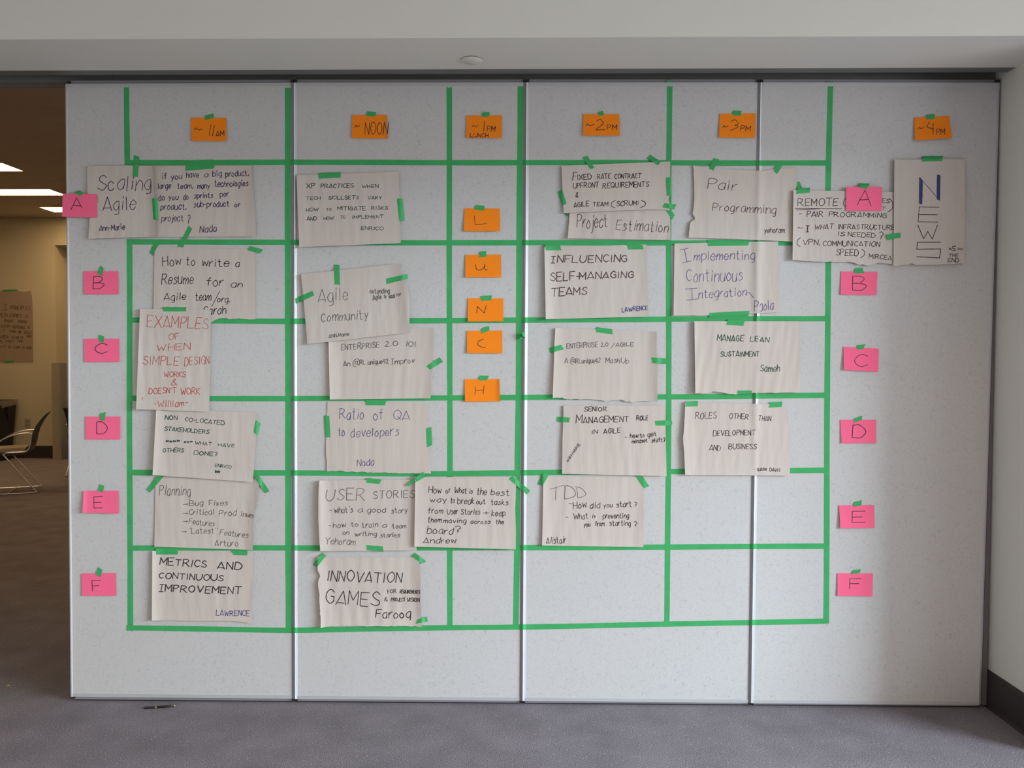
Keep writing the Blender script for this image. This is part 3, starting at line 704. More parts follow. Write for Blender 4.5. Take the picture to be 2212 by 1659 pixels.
# --- 18 remote
make_sheet('paper sheet headed Remote about infrastructure and VPN, under the right pink A card', (1690, 380, 7.9),
  [(1714, 410.5), (1934, 415), (1934, 571), (1712, 562)],
  [[(210,103),(295,98),(345,210),(260,230)], [(250,222),(472,200),(465,285),(235,308)]],
  [('REMOTE',265,510,945,505,125),('(',1040,505,1085,505,140),('ES',1700,455,1825,460,70),('Y',1705,575,1760,575,55),(')',1805,590,1872,590,200),('PAIR',420,692,690,692,90),('PROGRAMMING',795,692,1775,715,80),('-',285,680,320,680,60),
   ('~',260,910,345,910,50),('[',400,960,455,960,112,None,2.4),('WHAT',550,907,865,907,80),('INFRASTRUCTURE',945,905,1910,920,80),('IS',945,1020,1060,1025,70),('NEEDED',1120,1030,1585,1050,72),('?',1640,1090,1710,1090,132),
   ('(',255,1180,300,1180,120),('VPN,',350,1175,640,1180,88),('COMMUNICATION',690,1190,1660,1205,85),('SPEED',915,1350,1295,1362,105),(')',1335,1370,1395,1370,132),('MIRCEA',1475,1405,1860,1435,75)],
  'm', 1.9, 0.0115, 0.002, edges={'b': [(1780, 566), (1838, 566), (1850, 570), (1857, 573), (1862, 570.5), (1872, 574.5), (1890, 570), (1900, 568)]}, jag=('b',), seed=28, curl=(0.006, -0.003, 0, 0),
  raws=[(True, [(220, 556), (1010, 560)], 'm', 1.6), (True, [(235, 580), (640, 560)], 'm', 1.5)])
# --- 19 news
make_sheet('tall paper sheet reading NEWS downwards with thick blue N', (1900, 320, 5.925),
  [(1932, 345), (2084, 344), (2083, 569), (1930, 575)],
  [[(552,102),(808,98),(805,165),(535,172)], [(85,1108),(265,1080),(272,1145),(95,1175)]],
  [('~5',890,1317,975,1315,58),('PM',1000,1312,1065,1310,32),('THE',885,1390,1005,1390,38),('END',875,1455,1015,1455,45,None,2.6)],
  'm', 2.0, 0.0162, 0.0015, outs={1: 0.0185}, edges={'b': [(1966, 570.5), (1970, 568.5), (1978, 572), (1982, 573)]}, jag=('b',), seed=29, rip=0.4,
  raws=[(True, [(533, 425), (530, 705)], 'b', 10.6), (True, [(754, 352), (752, 648)], 'b', 9.6), (True, [(506, 705), (512, 372), (770, 670), (776, 352)], 'm', 1.7), (True, [(520, 395), (530, 430)], 'b', 6.5),
        (True, [(762, 755), (508, 752), (495, 943), (750, 948)], 'm', 2.0), (True, [(505, 850), (740, 853)], 'm', 2.0),
        (True, [(490, 985), (565, 1160), (617, 1065), (675, 1165), (742, 985)], 'm', 2.0),
        (True, [(780, 1203), (485, 1205), (478, 1294), (782, 1290), (768, 1405), (475, 1390)], 'm', 2.2)])
# --- 20 influencing
make_sheet('paper sheet in bold black reading Influencing Self-Managing Teams', (1150, 510, 7.9),
  [(1176, 534), (1396.5, 528), (1401, 684), (1179, 689.5)],
  [[(205,140),(470,150),(495,240),(235,243)], [(1610,130),(1875,150),(1900,225),(1635,230)]],
  [('[NFLUENCING',315,455,1615,440,120),('SELF',305,768,720,752,145),('-',750,730,830,730,90),('MANAGING',800,735,1725,715,115),('TEAMS',320,1028,930,990,132),('LAWRENCE',1530,1295,1970,1260,72,'b',1.8)],
  'm', 2.4, B1, 0.005, seed=30, curl=(0.012, 0.003, 0, 0.004))
# --- 21 implementing
make_sheet('paper sheet reading Implementing Continuous Integration in violet pen', (1430, 500, 7.9),
  [(1457, 526), (1681, 521), (1684, 675), (1455, 681.5)],
  [[(775,140),(1500,140),(1470,238),(785,250)], [(810,1388),(1500,1352),(1470,1460),(800,1480)]],
  [('[',350,525,500,490,230),('mplementing',545,488,1580,475,150),('Continuous',415,855,1370,838,195),('[',410,1168,620,1150,190),('ntegration',625,1138,1440,1095,140),('Paola',1575,1355,1900,1335,165)],
  'p', 1.6, B1, 0.004, seed=31, curl=(0.004, 0, 0, 0.003), edges={'b': [(1500, 681), (1503, 682.5), (1600, 678)]},
  raws=[(False, [(1425, 1080), (1480, 1040), (1520, 1080), (1570, 1135)], 'p', 1.6)])
# --- 22 enterprise agile
make_sheet('paper sheet reading Enterprise 2.0 / Agile with a torn lower edge', (1170, 690, 7.373),
  [(1200, 708), (1419, 717), (1420, 867), (1194, 859.5)],
  [[(875,120),(1125,155),(1133,237),(865,203)], [(120,455),(310,402),(355,475),(140,535)], [(1745,605),(1985,620),(1985,710),(1765,697)]],
  [('ENTERPRISE',400,460,890,440,80),('2.0',945,435,1060,432,62),('/',1100,455,1165,455,75),('AGILE',1180,430,1460,425,60),('A',365,690,420,690,78),('@',460,707,540,705,105),('RLunique42',545,697,935,690,75),('Mash',1020,690,1240,690,80),('Up',1265,695,1385,695,80)],
  's', 1.5, B1, 0.006, edges={'b': [(1214, 859.5), (1219, 861.5), (1300, 864.5), (1309, 867.5), (1318, 865), (1345, 864), (1352, 868.5), (1358, 867), (1366, 870), (1376, 867)], 'l': [(1197.5, 740), (1196.5, 780)], 'r': [(1418.5, 722), (1418, 760), (1420.5, 800)]}, jag=('b',), seed=32, curl=(0.008, 0.008, 0, 0.003))
# --- 23 manage lean
make_sheet('paper sheet reading Manage Lean Sustainment in green pen', (1470, 660, 7.9),
  [(1500, 694), (1727, 694), (1729, 848), (1502, 849.5)],
  [[(805,235),(1105,235),(1075,347),(785,330)], [(970,1450),(1215,1448),(1215,1520),(965,1520)]],
  [('MANAGE',625,602,1075,608,105),('LEAN',1190,605,1505,622,80),('SUSTAINMENT',685,867,1345,867,85),('Sameh',1360,1127,1690,1125,110)],
  'g', 1.9, 0.0075, 0.006, edges={'b': [(1534, 850), (1539, 846), (1544, 845.5), (1560, 847), (1577, 852), (1590, 852), (1600, 849.5)]}, jag=('b',), seed=33, curl=(0.006, 0, 0, 0.002), rip=2.6)
# --- 24 senior management
make_sheet('paper sheet reading Senior Management Role in Agile, signature slanting upwards', (1180, 855, 7.373),
  [(1217, 876), (1437, 876), (1440, 1028.5), (1214, 1023.5)],
  [[(170,332),(380,348),(360,425),(168,410)], [(1728,400),(2000,385),(2005,470),(1745,475)]],
  [('SENIOR',605,248,960,242,68),('M',475,440,560,440,125),('ANAGEMENT',585,435,1315,412,92),('ROLE',1440,390,1620,387,72),('IN',725,610,815,605,60),('AGILE',915,602,1180,587,75),('-',1250,680,1280,680,40),
   ('how',1335,667,1465,665,68),('to',1495,660,1565,655,60),('get',1615,652,1755,637,68),('mindset',1365,757,1615,737,58),('shift?',1680,742,1895,732,62),('ANN-MARIE',345,1060,545,775,42,None,1.9)],
  'k', 1.9, 0.0085, 0.003, seed=34, curl=(0, 0, 0, 0.002), edges={'l': [(1217, 900), (1215, 950)]})
# --- 25 roles
make_sheet('paper sheet reading Roles Other Than Development and Business', (1460, 855, 7.9),
  [(1480, 870), (1695, 873), (1706.5, 1027.5), (1480, 1026)],
  [[(185,95),(382,88),(372,178),(160,185)], [(1605,110),(1820,97),(1803,188),(1583,203)]],
  [('ROLES',335,395,690,385,108),('OTHER',910,387,1235,402,88),('THAN',1410,420,1620,427,82),('DEVELOPMENT',635,682,1350,667,85),('AND',570,932,765,932,88),('BUSINESS',900,905,1370,907,85),('-',1325,1275,1350,1275,40),('SUSAN',1385,1285,1550,1272,45),('DAVIS',1600,1285,1775,1293,50)],
  'k', 1.6, 0.004, 0.006, edges={'l': [(1479, 900), (1477, 935), (1475, 947), (1477.5, 975), (1479, 1000)], 'r': [(1701, 893), (1705, 930), (1706, 960)]}, seed=35, curl=(0.007, 0, 0, 0.003), rip=1.6)
# --- 26 tdd
make_sheet('paper sheet headed TDD with questions about how did you start', (1150, 1010, 7.9),
  [(1174, 1028), (1390, 1030), (1390, 1182), (1171, 1178.5)],
  [[(170,105),(290,110),(175,310),(90,285)], [(1755,145),(1880,145),(1995,320),(1905,355)]],
  [('-',610,655,680,655,60),('How',700,702,920,677,108),('did',985,690,1155,690,95),('you',1215,680,1365,672,72),('start',1435,677,1690,665,92),('?',1740,660,1785,660,75),('-',570,875,610,875,50),
   ('What',705,887,950,875,95),('is',1025,865,1075,862,65),('preventing',1205,867,1645,862,85),('you',880,1010,985,1000,68),('from',1065,1000,1225,995,80),('starting',1315,990,1675,987,85),('?',1730,1005,1785,1005,85),('Alistair',240,1300,570,1290,112)],
  'k', 1.6, B1, 0.004, seed=36, curl=(0.006, 0.003, 0, 0.002),
  raws=[(True, [(300, 372), (540, 300)], 's', 1.5), (True, [(408, 345), (395, 555)], 's', 1.5), (True, [(560, 315), (550, 540)], 's', 1.5), (False, [(545, 318), (610, 312), (700, 360), (738, 450), (690, 505), (550, 540)], 's', 1.5),
        (True, [(760, 340), (775, 518)], 's', 1.5), (False, [(725, 325), (790, 335), (860, 375), (915, 450), (870, 490), (775, 518)], 's', 1.5)])

# ------------------------------------------------------------------ index cards
def card(label, cr, quad, tapes, words=(), raws=(), mat=ORANGE, seed=1, base=0.0015, lift=0.008, ink='k', wpx=1.7, grp=None, extra_curl=(0,0,0,0)):
    C = crop(*cr); cs = [C(*p) for p in quad]
    make_sheet(label, cr, cs, tapes, words, ink, wpx, base, lift, seed=seed, name='index_card', mat=mat, cat='index card', group=grp, nu=16, nv=12, rip=0.0, raws=raws, jit=0.6, part='card', curl=extra_curl)
GT = 'orange time cards along the top'; GLN = 'orange LUNCH letter cards'; GPL = 'pink row letter cards at the left'; GPR = 'pink row letter cards at the right'
c1, c2, c3, c4 = (0, 0, 3.456), (600, 0, 3.456), (1180, 0, 3.456), (1660, 0, 3.95)
card('orange card reading 11 AM, first of the time cards from the left', c1, [(1425,878),(1690,880),(1690,1053),(1430,1053)], [[(1532,862),(1597,848),(1595,878),(1532,898)]], [('~',1450,985,1512,985,48),('11',1555,1012,1592,1016,84),('AM',1612,1018,1672,1015,38)], seed=41, grp=GT)
card('orange card reading NOON', c2, [(555,858),(812,857),(820,1035),(552,1032)], [[(668,830),(735,836),(727,870),(658,866)]], [('~',580,962,617,952,40),('NOON',650,1000,820,1000,90)], seed=42, grp=GT, wpx=1.9, extra_curl=(0,0.003,0.0,0))
card('orange card reading 1 PM LUNCH', c2, [(1408,862),(1674,860),(1674,1030),(1408,1030)], [[(1527,838),(1583,838),(1578,873),(1522,872)]], [('~',1452,962,1500,955,40),('1',1533,980,1537,980,75),('PM',1562,980,1618,985,42),('LUNCH',1435,1022,1570,1025,28)], seed=43, grp=GT)
card('orange card reading 2 PM, over the Fixed Rate Contract sheet', c3, [(278,852),(546,853),(548,1012),(276,1012)], [[(388,838),(422,826),(432,858),(394,868)]], [('~',297,955,357,950,42),('2',372,970,440,968,80),('PM',455,968,525,970,38)], seed=44, grp=GT, lift=0.012)
card('orange card reading 3 PM, beside the third panel joint', c3, [(1295,850),(1562,845),(1560,1028),(1290,1028)], [[(1396,825),(1458,827),(1452,864),(1390,862)]], [('~',1322,965,1362,958,40),('3',1375,972,1430,972,78),('PM',1450,975,1522,980,40)], seed=45, grp=GT)
card('tilted orange card reading 4 PM, above the NEWS sheet', c4, [(1243,1003),(1540,990),(1568,1175),(1252,1200)], [[(1348,978),(1422,974),(1415,1015),(1346,1020)]], [('~',1278,1120,1332,1105,45),('PM',1432,1150,1505,1147,50)],
     [(True,[(1372,1040),(1352,1085),(1412,1102)],'k',1.7),(True,[(1405,1050),(1405,1145)],'k',1.7)], seed=46, grp=GT, lift=0.014)
c7 = (980, 420, 3.606)
card('orange card with the letter L, first of LUNCH', c7, [(85,108),(360,110),(360,287),(80,287)], [[(172,82),(240,88),(237,127),(165,118)]], raws=[(True,[(161,165),(168,235),(257,228)],'k',1.5)], seed=51, grp=GLN)
card('orange card with the letter U of LUNCH', c7, [(92,470),(369,468),(369,645),(90,645)], [[(203,445),(252,440),(255,485),(197,490)]], raws=[(False,[(170,545),(178,580),(205,590),(235,570),(245,543),(242,578),(262,590)],'k',1.5)], seed=52, grp=GLN)
card('orange card with the letter N of LUNCH', c7, [(112,808),(386,810),(387,988),(110,990)], [[(215,790),(298,786),(292,825),(210,830)]], raws=[(True,[(180,925),(185,872),(238,925),(255,862)],'k',1.5)], seed=53, grp=GLN)
card('orange card with the letter C of LUNCH', c7, [(103,1063),(378,1060),(380,1238),(105,1236)], [[(222,1040),(278,1024),(276,1062),(212,1083)]], raws=[(False,[(235,1128),(200,1140),(187,1165),(215,1188),(246,1190)],'k',1.5)], seed=54, grp=GLN)
card('orange card with the letter H, last of LUNCH', c7, [(85,1438),(355,1438),(362,1612),(88,1615)], [[(205,1410),(274,1412),(260,1448),(193,1450)]], raws=[(True,[(170,1498),(167,1562)],'k',1.5),(True,[(238,1485),(230,1555)],'k',1.5),(True,[(170,1530),(235,1522)],'k',1.4)], seed=55, grp=GLN, extra_curl=(0,0.004,0,0))
card('left pink card with the letter A, overhanging the partition edge', (130, 320, 6.913), [(38,680),(548,685),(553,1038),(25,1022)], [[(210,655),(290,628),(350,685),(285,715)], [(560,722),(582,730),(598,790),(566,815)]],
     raws=[(True,[(158,925),(245,742),(325,895)],'k',1.8),(True,[(190,855),(300,862)],'k',1.8)], mat=PINK, seed=61, base=0.014, lift=0.003, grp=GPL)
cl = (150, 560, 2.214); crr = (1790, 560, 2.214)
for k, (ch, qd, tp, tx, sd) in enumerate([
    ('B', [(67,57),(234,57),(235,167),(69,168)], [(148,30),(163,42),(158,78),(132,68)], (113,140,163,138,55), 62),
    ('C', [(70,380),(238,380),(239,491),(72,491)], [(140,360),(165,368),(163,403),(140,390)], (122,452,178,450,48), 63),
    ('D', [(76,752),(243,752),(243,862),(78,862)], [(148,737),(173,732),(168,775),(143,766)], (130,835,182,832,55), 64),
    ('E', [(68,1107),(235,1107),(236,1217),(63,1213)], [(143,1076),(166,1083),(160,1115),(138,1110)], (117,1190,158,1188,53), 65),
    ('F', [(56,1503),(222,1500),(225,1610),(60,1610)], [(137,1472),(158,1485),(148,1520),(125,1510)], (110,1588,152,1585,52), 66)]):
    card('pink card with the letter %s in the left column' % ch, cl, qd, [tp], [(ch, *tx)], mat=PINK, seed=sd, grp=GPL, wpx=1.9, lift=0.004 if ch != 'E' else 0.012, extra_curl=(0.004 if ch == 'E' else 0, 0, 0, 0))
card('right pink card with the letter A, on the Remote sheet', (1690, 380, 7.9), [(1090,187),(1703,185),(1695,597),(1088,595)], [[(1300,123),(1497,132),(1440,222),(1330,205)]],
     raws=[(True,[(1275,500),(1412,240),(1515,515)],'k',1.8),(True,[(1310,410),(1465,403)],'k',1.8)], mat=PINK, seed=71, base=0.0165, lift=0.002, grp=GPR)
for k, (ch, qd, tp, tx, sd) in enumerate([
    ('B', [(60,58),(234,60),(229,172),(57,170)], [(127,43),(162,40),(170,67),(120,68)], (114,148,178,148,63), 72),
    ('C', [(71,418),(240,428),(238,538),(73,530)], [(140,410),(178,406),(165,430),(132,433)], (124,515,185,515,60), 73),
    ('D', [(56,768),(227,768),(228,880),(62,880)], [(122,763),(160,748),(160,768),(118,783)], (112,852,178,852,60), 74),
    ('E', [(50,1177),(218,1175),(221,1285),(56,1287)], [(122,1162),(160,1152),(155,1178),(118,1185)], (112,1260,176,1258,56), 75),
    ('F', [(42,1502),(212,1503),(210,1613),(42,1610)], [(118,1488),(155,1482),(150,1500),(108,1507)], (100,1578,156,1578,50), 76)]):
    card('pink card with the letter %s in the right column' % ch, crr, qd, [tp], [(ch, *tx)], mat=PINK, seed=sd, grp=GPR, wpx=1.9, lift=0.010 if ch in 'CE' else 0.005)

# ------------------------------------------------------------------ the tape grid
def strip(pts, width, lift, label, vertical):
    rng = random.Random(int(pts[0][0]*7 + pts[0][1]))
    q = []
    for i in range(len(pts)-1):
        n = max(1, int(hypot(pts[i+1][0]-pts[i][0], pts[i+1][1]-pts[i][1]) / 2.0))
        q += [(lerp(pts[i][0], pts[i+1][0], k/n), lerp(pts[i][1], pts[i+1][1], k/n)) for k in range(n)]
    q.append(pts[-1])
    vs, fs = [], []; ph = rng.uniform(0, 6)
    for i, (x, y) in enumerate(q):
        wv = width/2 * (1 + 0.025*sin(i*0.05 + ph)); wob = 0.35*sin(i*0.021 + ph)
        for s in ((-1, -0.33, 0.33, 1)):
            e = 0
            if i == 0 or i == len(q)-1: e = rng.uniform(-1.3, 1.3)
            px, py = (x + s*wv + wob, y + e) if vertical else (x + e, y + s*wv + wob)
            vs.append(W(px, py, prof(px, py) + lift))
    for i in range(len(q)-1):
        for k in range(3):
            a = i*4+k; fs.append((a, a+1, a+5, a+4))
    o = mesh('tape_strip', vs, fs, TAPE, None, True)
    tag(o, label, 'tape', 'green tape lines of the schedule grid'); return o
VL, HL = 0.0006, 0.0012
strip([(273.3, 188), (275.2, 356)], 11.8, VL, 'short upright green tape left of the 11 AM card', True)
strip([(279.8, 517), (280, 900), (281.5, 1362)], 12.0, VL, 'long upright green tape at the left side of the grid', True)
strip([(621.5, 190), (622, 700), (623.5, 1364)], 12.6, VL, 'upright green tape just left of the first panel joint', True)
strip([(970.3, 189), (971, 600), (972, 1000), (972, 1353)], 11.6, VL, 'upright green tape at the left of the LUNCH column', True)
strip([(1124, 184), (1122, 520), (1119.6, 880), (1118, 1015), (1117, 1200), (1113.8, 1358)], 12.0, VL, 'upright green tape at the right of the LUNCH column', True)
strip([(1446.6, 173), (1445, 350), (1444.6, 700), (1444.2, 1030), (1440.5, 1343)], 11.6, VL, 'upright green tape between the 2 PM and 3 PM columns', True)
strip([(1794.3, 175), (1789, 410), (1789, 580), (1787, 900), (1784.8, 1346)], 12.0, VL, 'rightmost upright green tape, running under the Remote sheet', True)
strip([(269.5, 351.3), (640, 350.8), (1240, 351.5), (1790, 352)], 11.6, HL, 'topmost horizontal green tape, below the orange time cards', False)
strip([(276, 522), (610, 523.7), (1150, 524.5), (1430, 524.5), (1620, 525), (1788, 525)], 11.4, HL, 'horizontal green tape between rows A and B', False)
strip([(276, 691.5), (600, 693.8), (940, 693), (1150, 691), (1430, 690), (1480, 689.4), (1788, 688)], 11.6, HL, 'horizontal green tape between rows B and C', False)
strip([(276, 860), (600, 861.3), (960, 859.3), (1175, 858.5), (1455, 857), (1788, 854)], 11.6, HL, 'horizontal green tape between rows C and D', False)
strip([(276, 1020.6), (600, 1022), (900, 1023.2), (1140, 1021.5), (1460, 1018.3), (1786, 1016)], 11.8, HL, 'horizontal green tape between rows D and E', False)
strip([(276, 1184), (600, 1183.7), (900, 1183.6), (1140, 1183.3), (1425, 1181.6), (1784, 1180)], 11.6, HL, 'horizontal green tape between rows E and F', False)
strip([(273, 1356.5), (620, 1361.3), (650, 1361), (950, 1356.5), (1120, 1354.5), (1430, 1348.5), (1500, 1347.5), (1790, 1341.3)], 11.4, HL, 'lowest horizontal green tape closing the grid', False)
# loose curl of tape on the second joint
vs, fs = [], []
for i in range(15):
    th = -0.3 + i*0.36
    for s in (0, 1):
        x = 1130.5 + 4.6*sin(th) + s*1.0 - 2; y = 716 + s*10 + i*0.55; vs.append(W(x, y, 0.016 + 0.008*cos(th) + prof(x, y)*0))
for i in range(14): fs.append((2*i, 2*i+1, 2*i+3, 2*i+2))
tag(mesh('tape_curl', vs, fs, TAPE, None, True), 'small loose curl of green tape stuck on the middle panel joint', 'tape')

# ------------------------------------------------------------------ pen and scrap on the floor
a, b = PF(311, 1529.3, 0.005), PF(379, 1524.6, 0.005)
d = (b-a); ln = d.length; Mx = Matrix.Translation(a) @ d.to_track_quat('Z', 'Y').to_matrix().to_4x4()
g = root('pen', (a.x, a.y, 0), 'black ballpoint pen with gold ring lying on the carpet', 'pen')
MB().lathe([(0.0030, 0), (0.0046, 0.001), (0.0048, 0.04), (0.0047, ln*0.378)], 16, Mx).build('cap', SHELL, g, True)
GOLD = flat('gold_metal', (0.75, 0.55, 0.25), 0.3, 0.9)
MB().lathe([(0.0049, ln*0.378), (0.0050, ln*0.382), (0.0050, ln*0.398), (0.0049, ln*0.402)], 16, Mx).build('ring', GOLD, g, True)
MB().lathe([(0.0047, ln*0.402), (0.0047, ln*0.8), (0.0035, ln*0.95)], 16, Mx).build('barrel', SHELL, g, True)
MB().lathe([(0.0030, ln*0.95), (0.0024, ln*0.975), (0.0010, ln)], 12, Mx).build('tip', GOLD, g, True)
p = PF(17, 1482.5)
m = MB(); m.v = [p + Vector(v) for v in ((-0.008, 0, 0.001), (0, -0.002, 0.004), (0.008, 0.001, 0.002), (0.006, 0.006, 0.003), (-0.002, 0.005, 0.005), (-0.007, 0.004, 0.002))]; m.f = [(0, 1, 4, 5), (1, 2, 3, 4)]
tag(m.build('paper_scrap', flat('yellow_scrap', (0.75, 0.62, 0.25), 0.8)), 'tiny yellow paper scrap on the carpet in the doorway', 'scrap')

# ------------------------------------------------------------------ room behind the partition
ZC = H + 2.09
xa_ = P(120.5, 700, YB).x
rw = MB()
rw.box((-10, YB, 0), (xa_, YB + 0.5, 3.65)); zt = P(125, 529, YB).z; rw.box((xa_, YB, zt), (2.0, YB + 0.5, 3.65))
tag(rw.build('wall_back', CREAM), kind='structure')
struct('wall_back_recess', (xa_, YB + 0.35, 0), (2.0, YB + 0.5, zt), CREAM)
struct('wall_rear_side', (-10.2, 3.44, 0), (-10.0, YB + 0.5, 3.65), CREAM)
struct('wall_rear_right', (4.6, 3.6, 0), (4.8, YB + 0.5, 3.65), CREAM)
struct('wall_rear_far', (2.0, YB, 0), (4.6, YB + 0.5, 3.65), CREAM)
baseboard('baseboard_back', ((-10, YB, 0), (xa_, YB, 0)), 0.18, 0.012, (0, -1, 0))
baseboard('baseboard_recess', ((xa_, YB + 0.35, 0), (2.0, YB + 0.35, 0)), 0.18, 0.012, (0, -1, 0))
# ceiling of parallel boards with recessed joints, openings left for the light troughs
ceil_root = tag(MB().box((-10, 3.6, ZC + 0.035), (4.6, YB + 0.5, ZC + 0.12)).build('ceiling_rear', VOID), kind='structure')
lamps = [(P(0, 370, 1), -6.76, -5.55, 8.80, 9.20, 0), (None, -7.05, -5.82, 10.15, 10.55, 1), (None, -6.68, -5.40, 11.35, 11.75, 2),
         (None, -2.6, -1.4, 9.0, 9.4, 3), (None, 0.6, 1.8, 9.0, 9.4, 4), (None, -3.0, -1.8, 6.4, 6.8, 5), (None, -0.9, 0.3, 6.4, 6.8, 6), (None, -9.3, -8.1, 7.0, 7.4, 7)]
yb = 3.66; pitch = 0.478; off = 6.87
start = off - pitch * int((off - 3.7) / pitch)
y = start - pitch
def board(x0, x1, y0, y1):
    if x1 - x0 < 0.02 or y1 - y0 < 0.02: return
    z = ZC; e = 0.004
    m = MB(); lo = [(x0, y0+e, z), (x1, y0+e, z), (x1, y1-e, z), (x0, y1-e, z)]
    m.hexa([Vector(v) for v in lo], [Vector((v[0], v[1], z + 0.02)) for v in lo]); m.build('ceiling_board', TILE, ceil_root)
while y < YB:
    y0, y1 = max(y, 3.645), min(y + pitch, YB)
    if y1 > y0:
        cuts = [l for l in lamps if l[3] < y1 - 0.001 and l[4] > y0 + 0.001]
        if not cuts: board(-10, 4.6, y0, y1)
        else:
            cuts.sort(key=lambda l: l[1]); x = -10
            for l in cuts:
                board(x, l[1], y0, y1)
                if l[3] > y0: board(l[1], l[2], y0, l[3])
                if l[4] < y1: board(l[1], l[2], l[4], y1)
                x = l[2]
            board(x, 4.6, y0, y1)
    y += pitch
LAMP = emit('warm_fluorescent', (1.0, 0.68, 0.35), 11.5)
ll = ['recessed ceiling light nearest the partition, seen at the upper left', 'long recessed ceiling light second from the partition', 'recessed ceiling light nearest the back wall',
      'recessed ceiling light hidden behind the partition, mid room', 'recessed ceiling light hidden behind the partition, far right', 'recessed ceiling light just behind the partition, left', 'recessed ceiling light just behind the partition, centre', 'recessed ceiling light by the side wall']
for _, x0, x1, y0, y1, k in lamps:
    g = root('ceiling_light', ((x0+x1)/2, (y0+y1)/2, ZC), ll[k], 'ceiling light', 'recessed ceiling lights in the back room')
    fm = MB()
    fm.box((x0, y0, ZC - 0.002), (x1, y0 + 0.012, ZC + 0.03)); fm.box((x0, y1 - 0.012, ZC - 0.002), (x1, y1, ZC + 0.03))
    fm.box((x0, y0, ZC - 0.002), (x0 + 0.012, y1, ZC + 0.03)); fm.box((x1 - 0.012, y0, ZC - 0.002), (x1, y1, ZC + 0.03))
    fm.build('frame', TILE, g)
    MB().box((x0 + 0.012, y0 + 0.012, ZC + 0.004), (x1 - 0.012, y1 - 0.012, ZC + 0.012)).build('diffuser', LAMP, g)

# short grey post by the recess
p0, p1 = P(111, 784, 11.95), P(130, 784, 11.95)
g = root('low_post', ((p0.x+p1.x)/2, 11.95, 0), 'waist-high grey post standing by the back wall', 'post')
MB().box((p0.x, 11.95, 0), (p1.x - 0.025, 12.12, p0.z)).build('post_body', flat('grey_laminate', (0.34, 0.31, 0.25), 0.6), g)
MB().box((p1.x - 0.025, 11.955, 0), (p1.x, 12.12, p0.z - 0.004)).build('edge_strip', ALU_D, g)
# wall outlet
oa, ob = P(53.5, 904.5, YB), P(66, 924.5, YB)
g = root('wall_outlet', ((oa.x+ob.x)/2, YB, (oa.z+ob.z)/2), 'small wall outlet plate above the dark baseboard', 'outlet')
pl = flat('outlet_plastic', (0.42, 0.38, 0.30), 0.5)
MB().box((oa.x, YB - 0.008, ob.z), (ob.x, YB, oa.z)).build('cover_plate', pl, g)
cx, cz = (oa.x+ob.x)/2, (oa.z+ob.z)/2
for dz in (-0.028, 0.028): MB().lathe([(0.016, 0), (0.016, 0.003)], 14, Matrix.Translation((cx, YB - 0.008, cz + dz)) @ Matrix.Rotation(pi/2, 4, 'X')).build('socket', flat('socket', (0.25, 0.22, 0.17), 0.5), g)

# waste bin with liner
bx1 = P(39, 866, 12.06).x; zb = P(20, 865, 11.85).z; yc = 11.88
def rrect(cx, cy, w_, d_, r, z, n=6):
    pts = []
    for k, (sx, sy) in enumerate(((1, 1), (-1, 1), (-1, -1), (1, -1))):
        for i in range(n+1):
            th = pi/2*k + pi/2*i/n
            pts.append(Vector((cx + sx*(w_/2-r) + r*cos(th), cy + sy*(d_/2-r) + r*sin(th), z)))
    return pts
wbin = 0.56; cxb = bx1 - wbin/2 - 0.01
g = root('waste_bin', (cxb, yc, 0), 'tall black waste bin with clear liner by the back wall', 'waste bin')
m = MB(); prev = None
lv = [(0.0, 0.44, 0.32), (zb*0.92, 0.54, 0.40), (zb*0.925, 0.56, 0.42), (zb, 0.56, 0.42)]
rings = [rrect(cxb, yc, a_, b_, 0.05, z) for z, a_, b_ in lv] + [rrect(cxb, yc, 0.53, 0.39, 0.05, zb), rrect(cxb, yc, 0.42, 0.30, 0.05, 0.02)]
for i in range(len(rings)-1): m.sweep(rings[i], rings[i+1], True)
m.f.append(tuple(range(len(rings[0])))); m.build('bin_body', BLACK, g)
for sx in (-1, 1): MB().box((cxb + sx*0.285 - 0.012, yc - 0.06, zb*0.70), (cxb + sx*0.285 + 0.012, yc + 0.06, zb*0.90)).build('handle', BLACK, g)
lm, nt, bs = newmat('clear_liner'); bs.inputs['Base Color'].default_value = (0.50, 0.44, 0.34, 1); bs.inputs['Roughness'].default_value = 0.25; bs.inputs['Alpha'].default_value = 0.38
m = MB(); top = rrect(cxb, yc, 0.575, 0.435, 0.05, zb + 0.006); low = []
for i, p in enumerate(rrect(cxb, yc, 0.590, 0.450, 0.05, 0)):
    low.append(Vector((p.x, p.y, zb - 0.17 + 0.05*sin(i*0.9) + 0.18*max(0, (p.x - cxb)/0.3)*0.6)))
m.sweep(top, low, True); m.build('liner', lm, g, True)

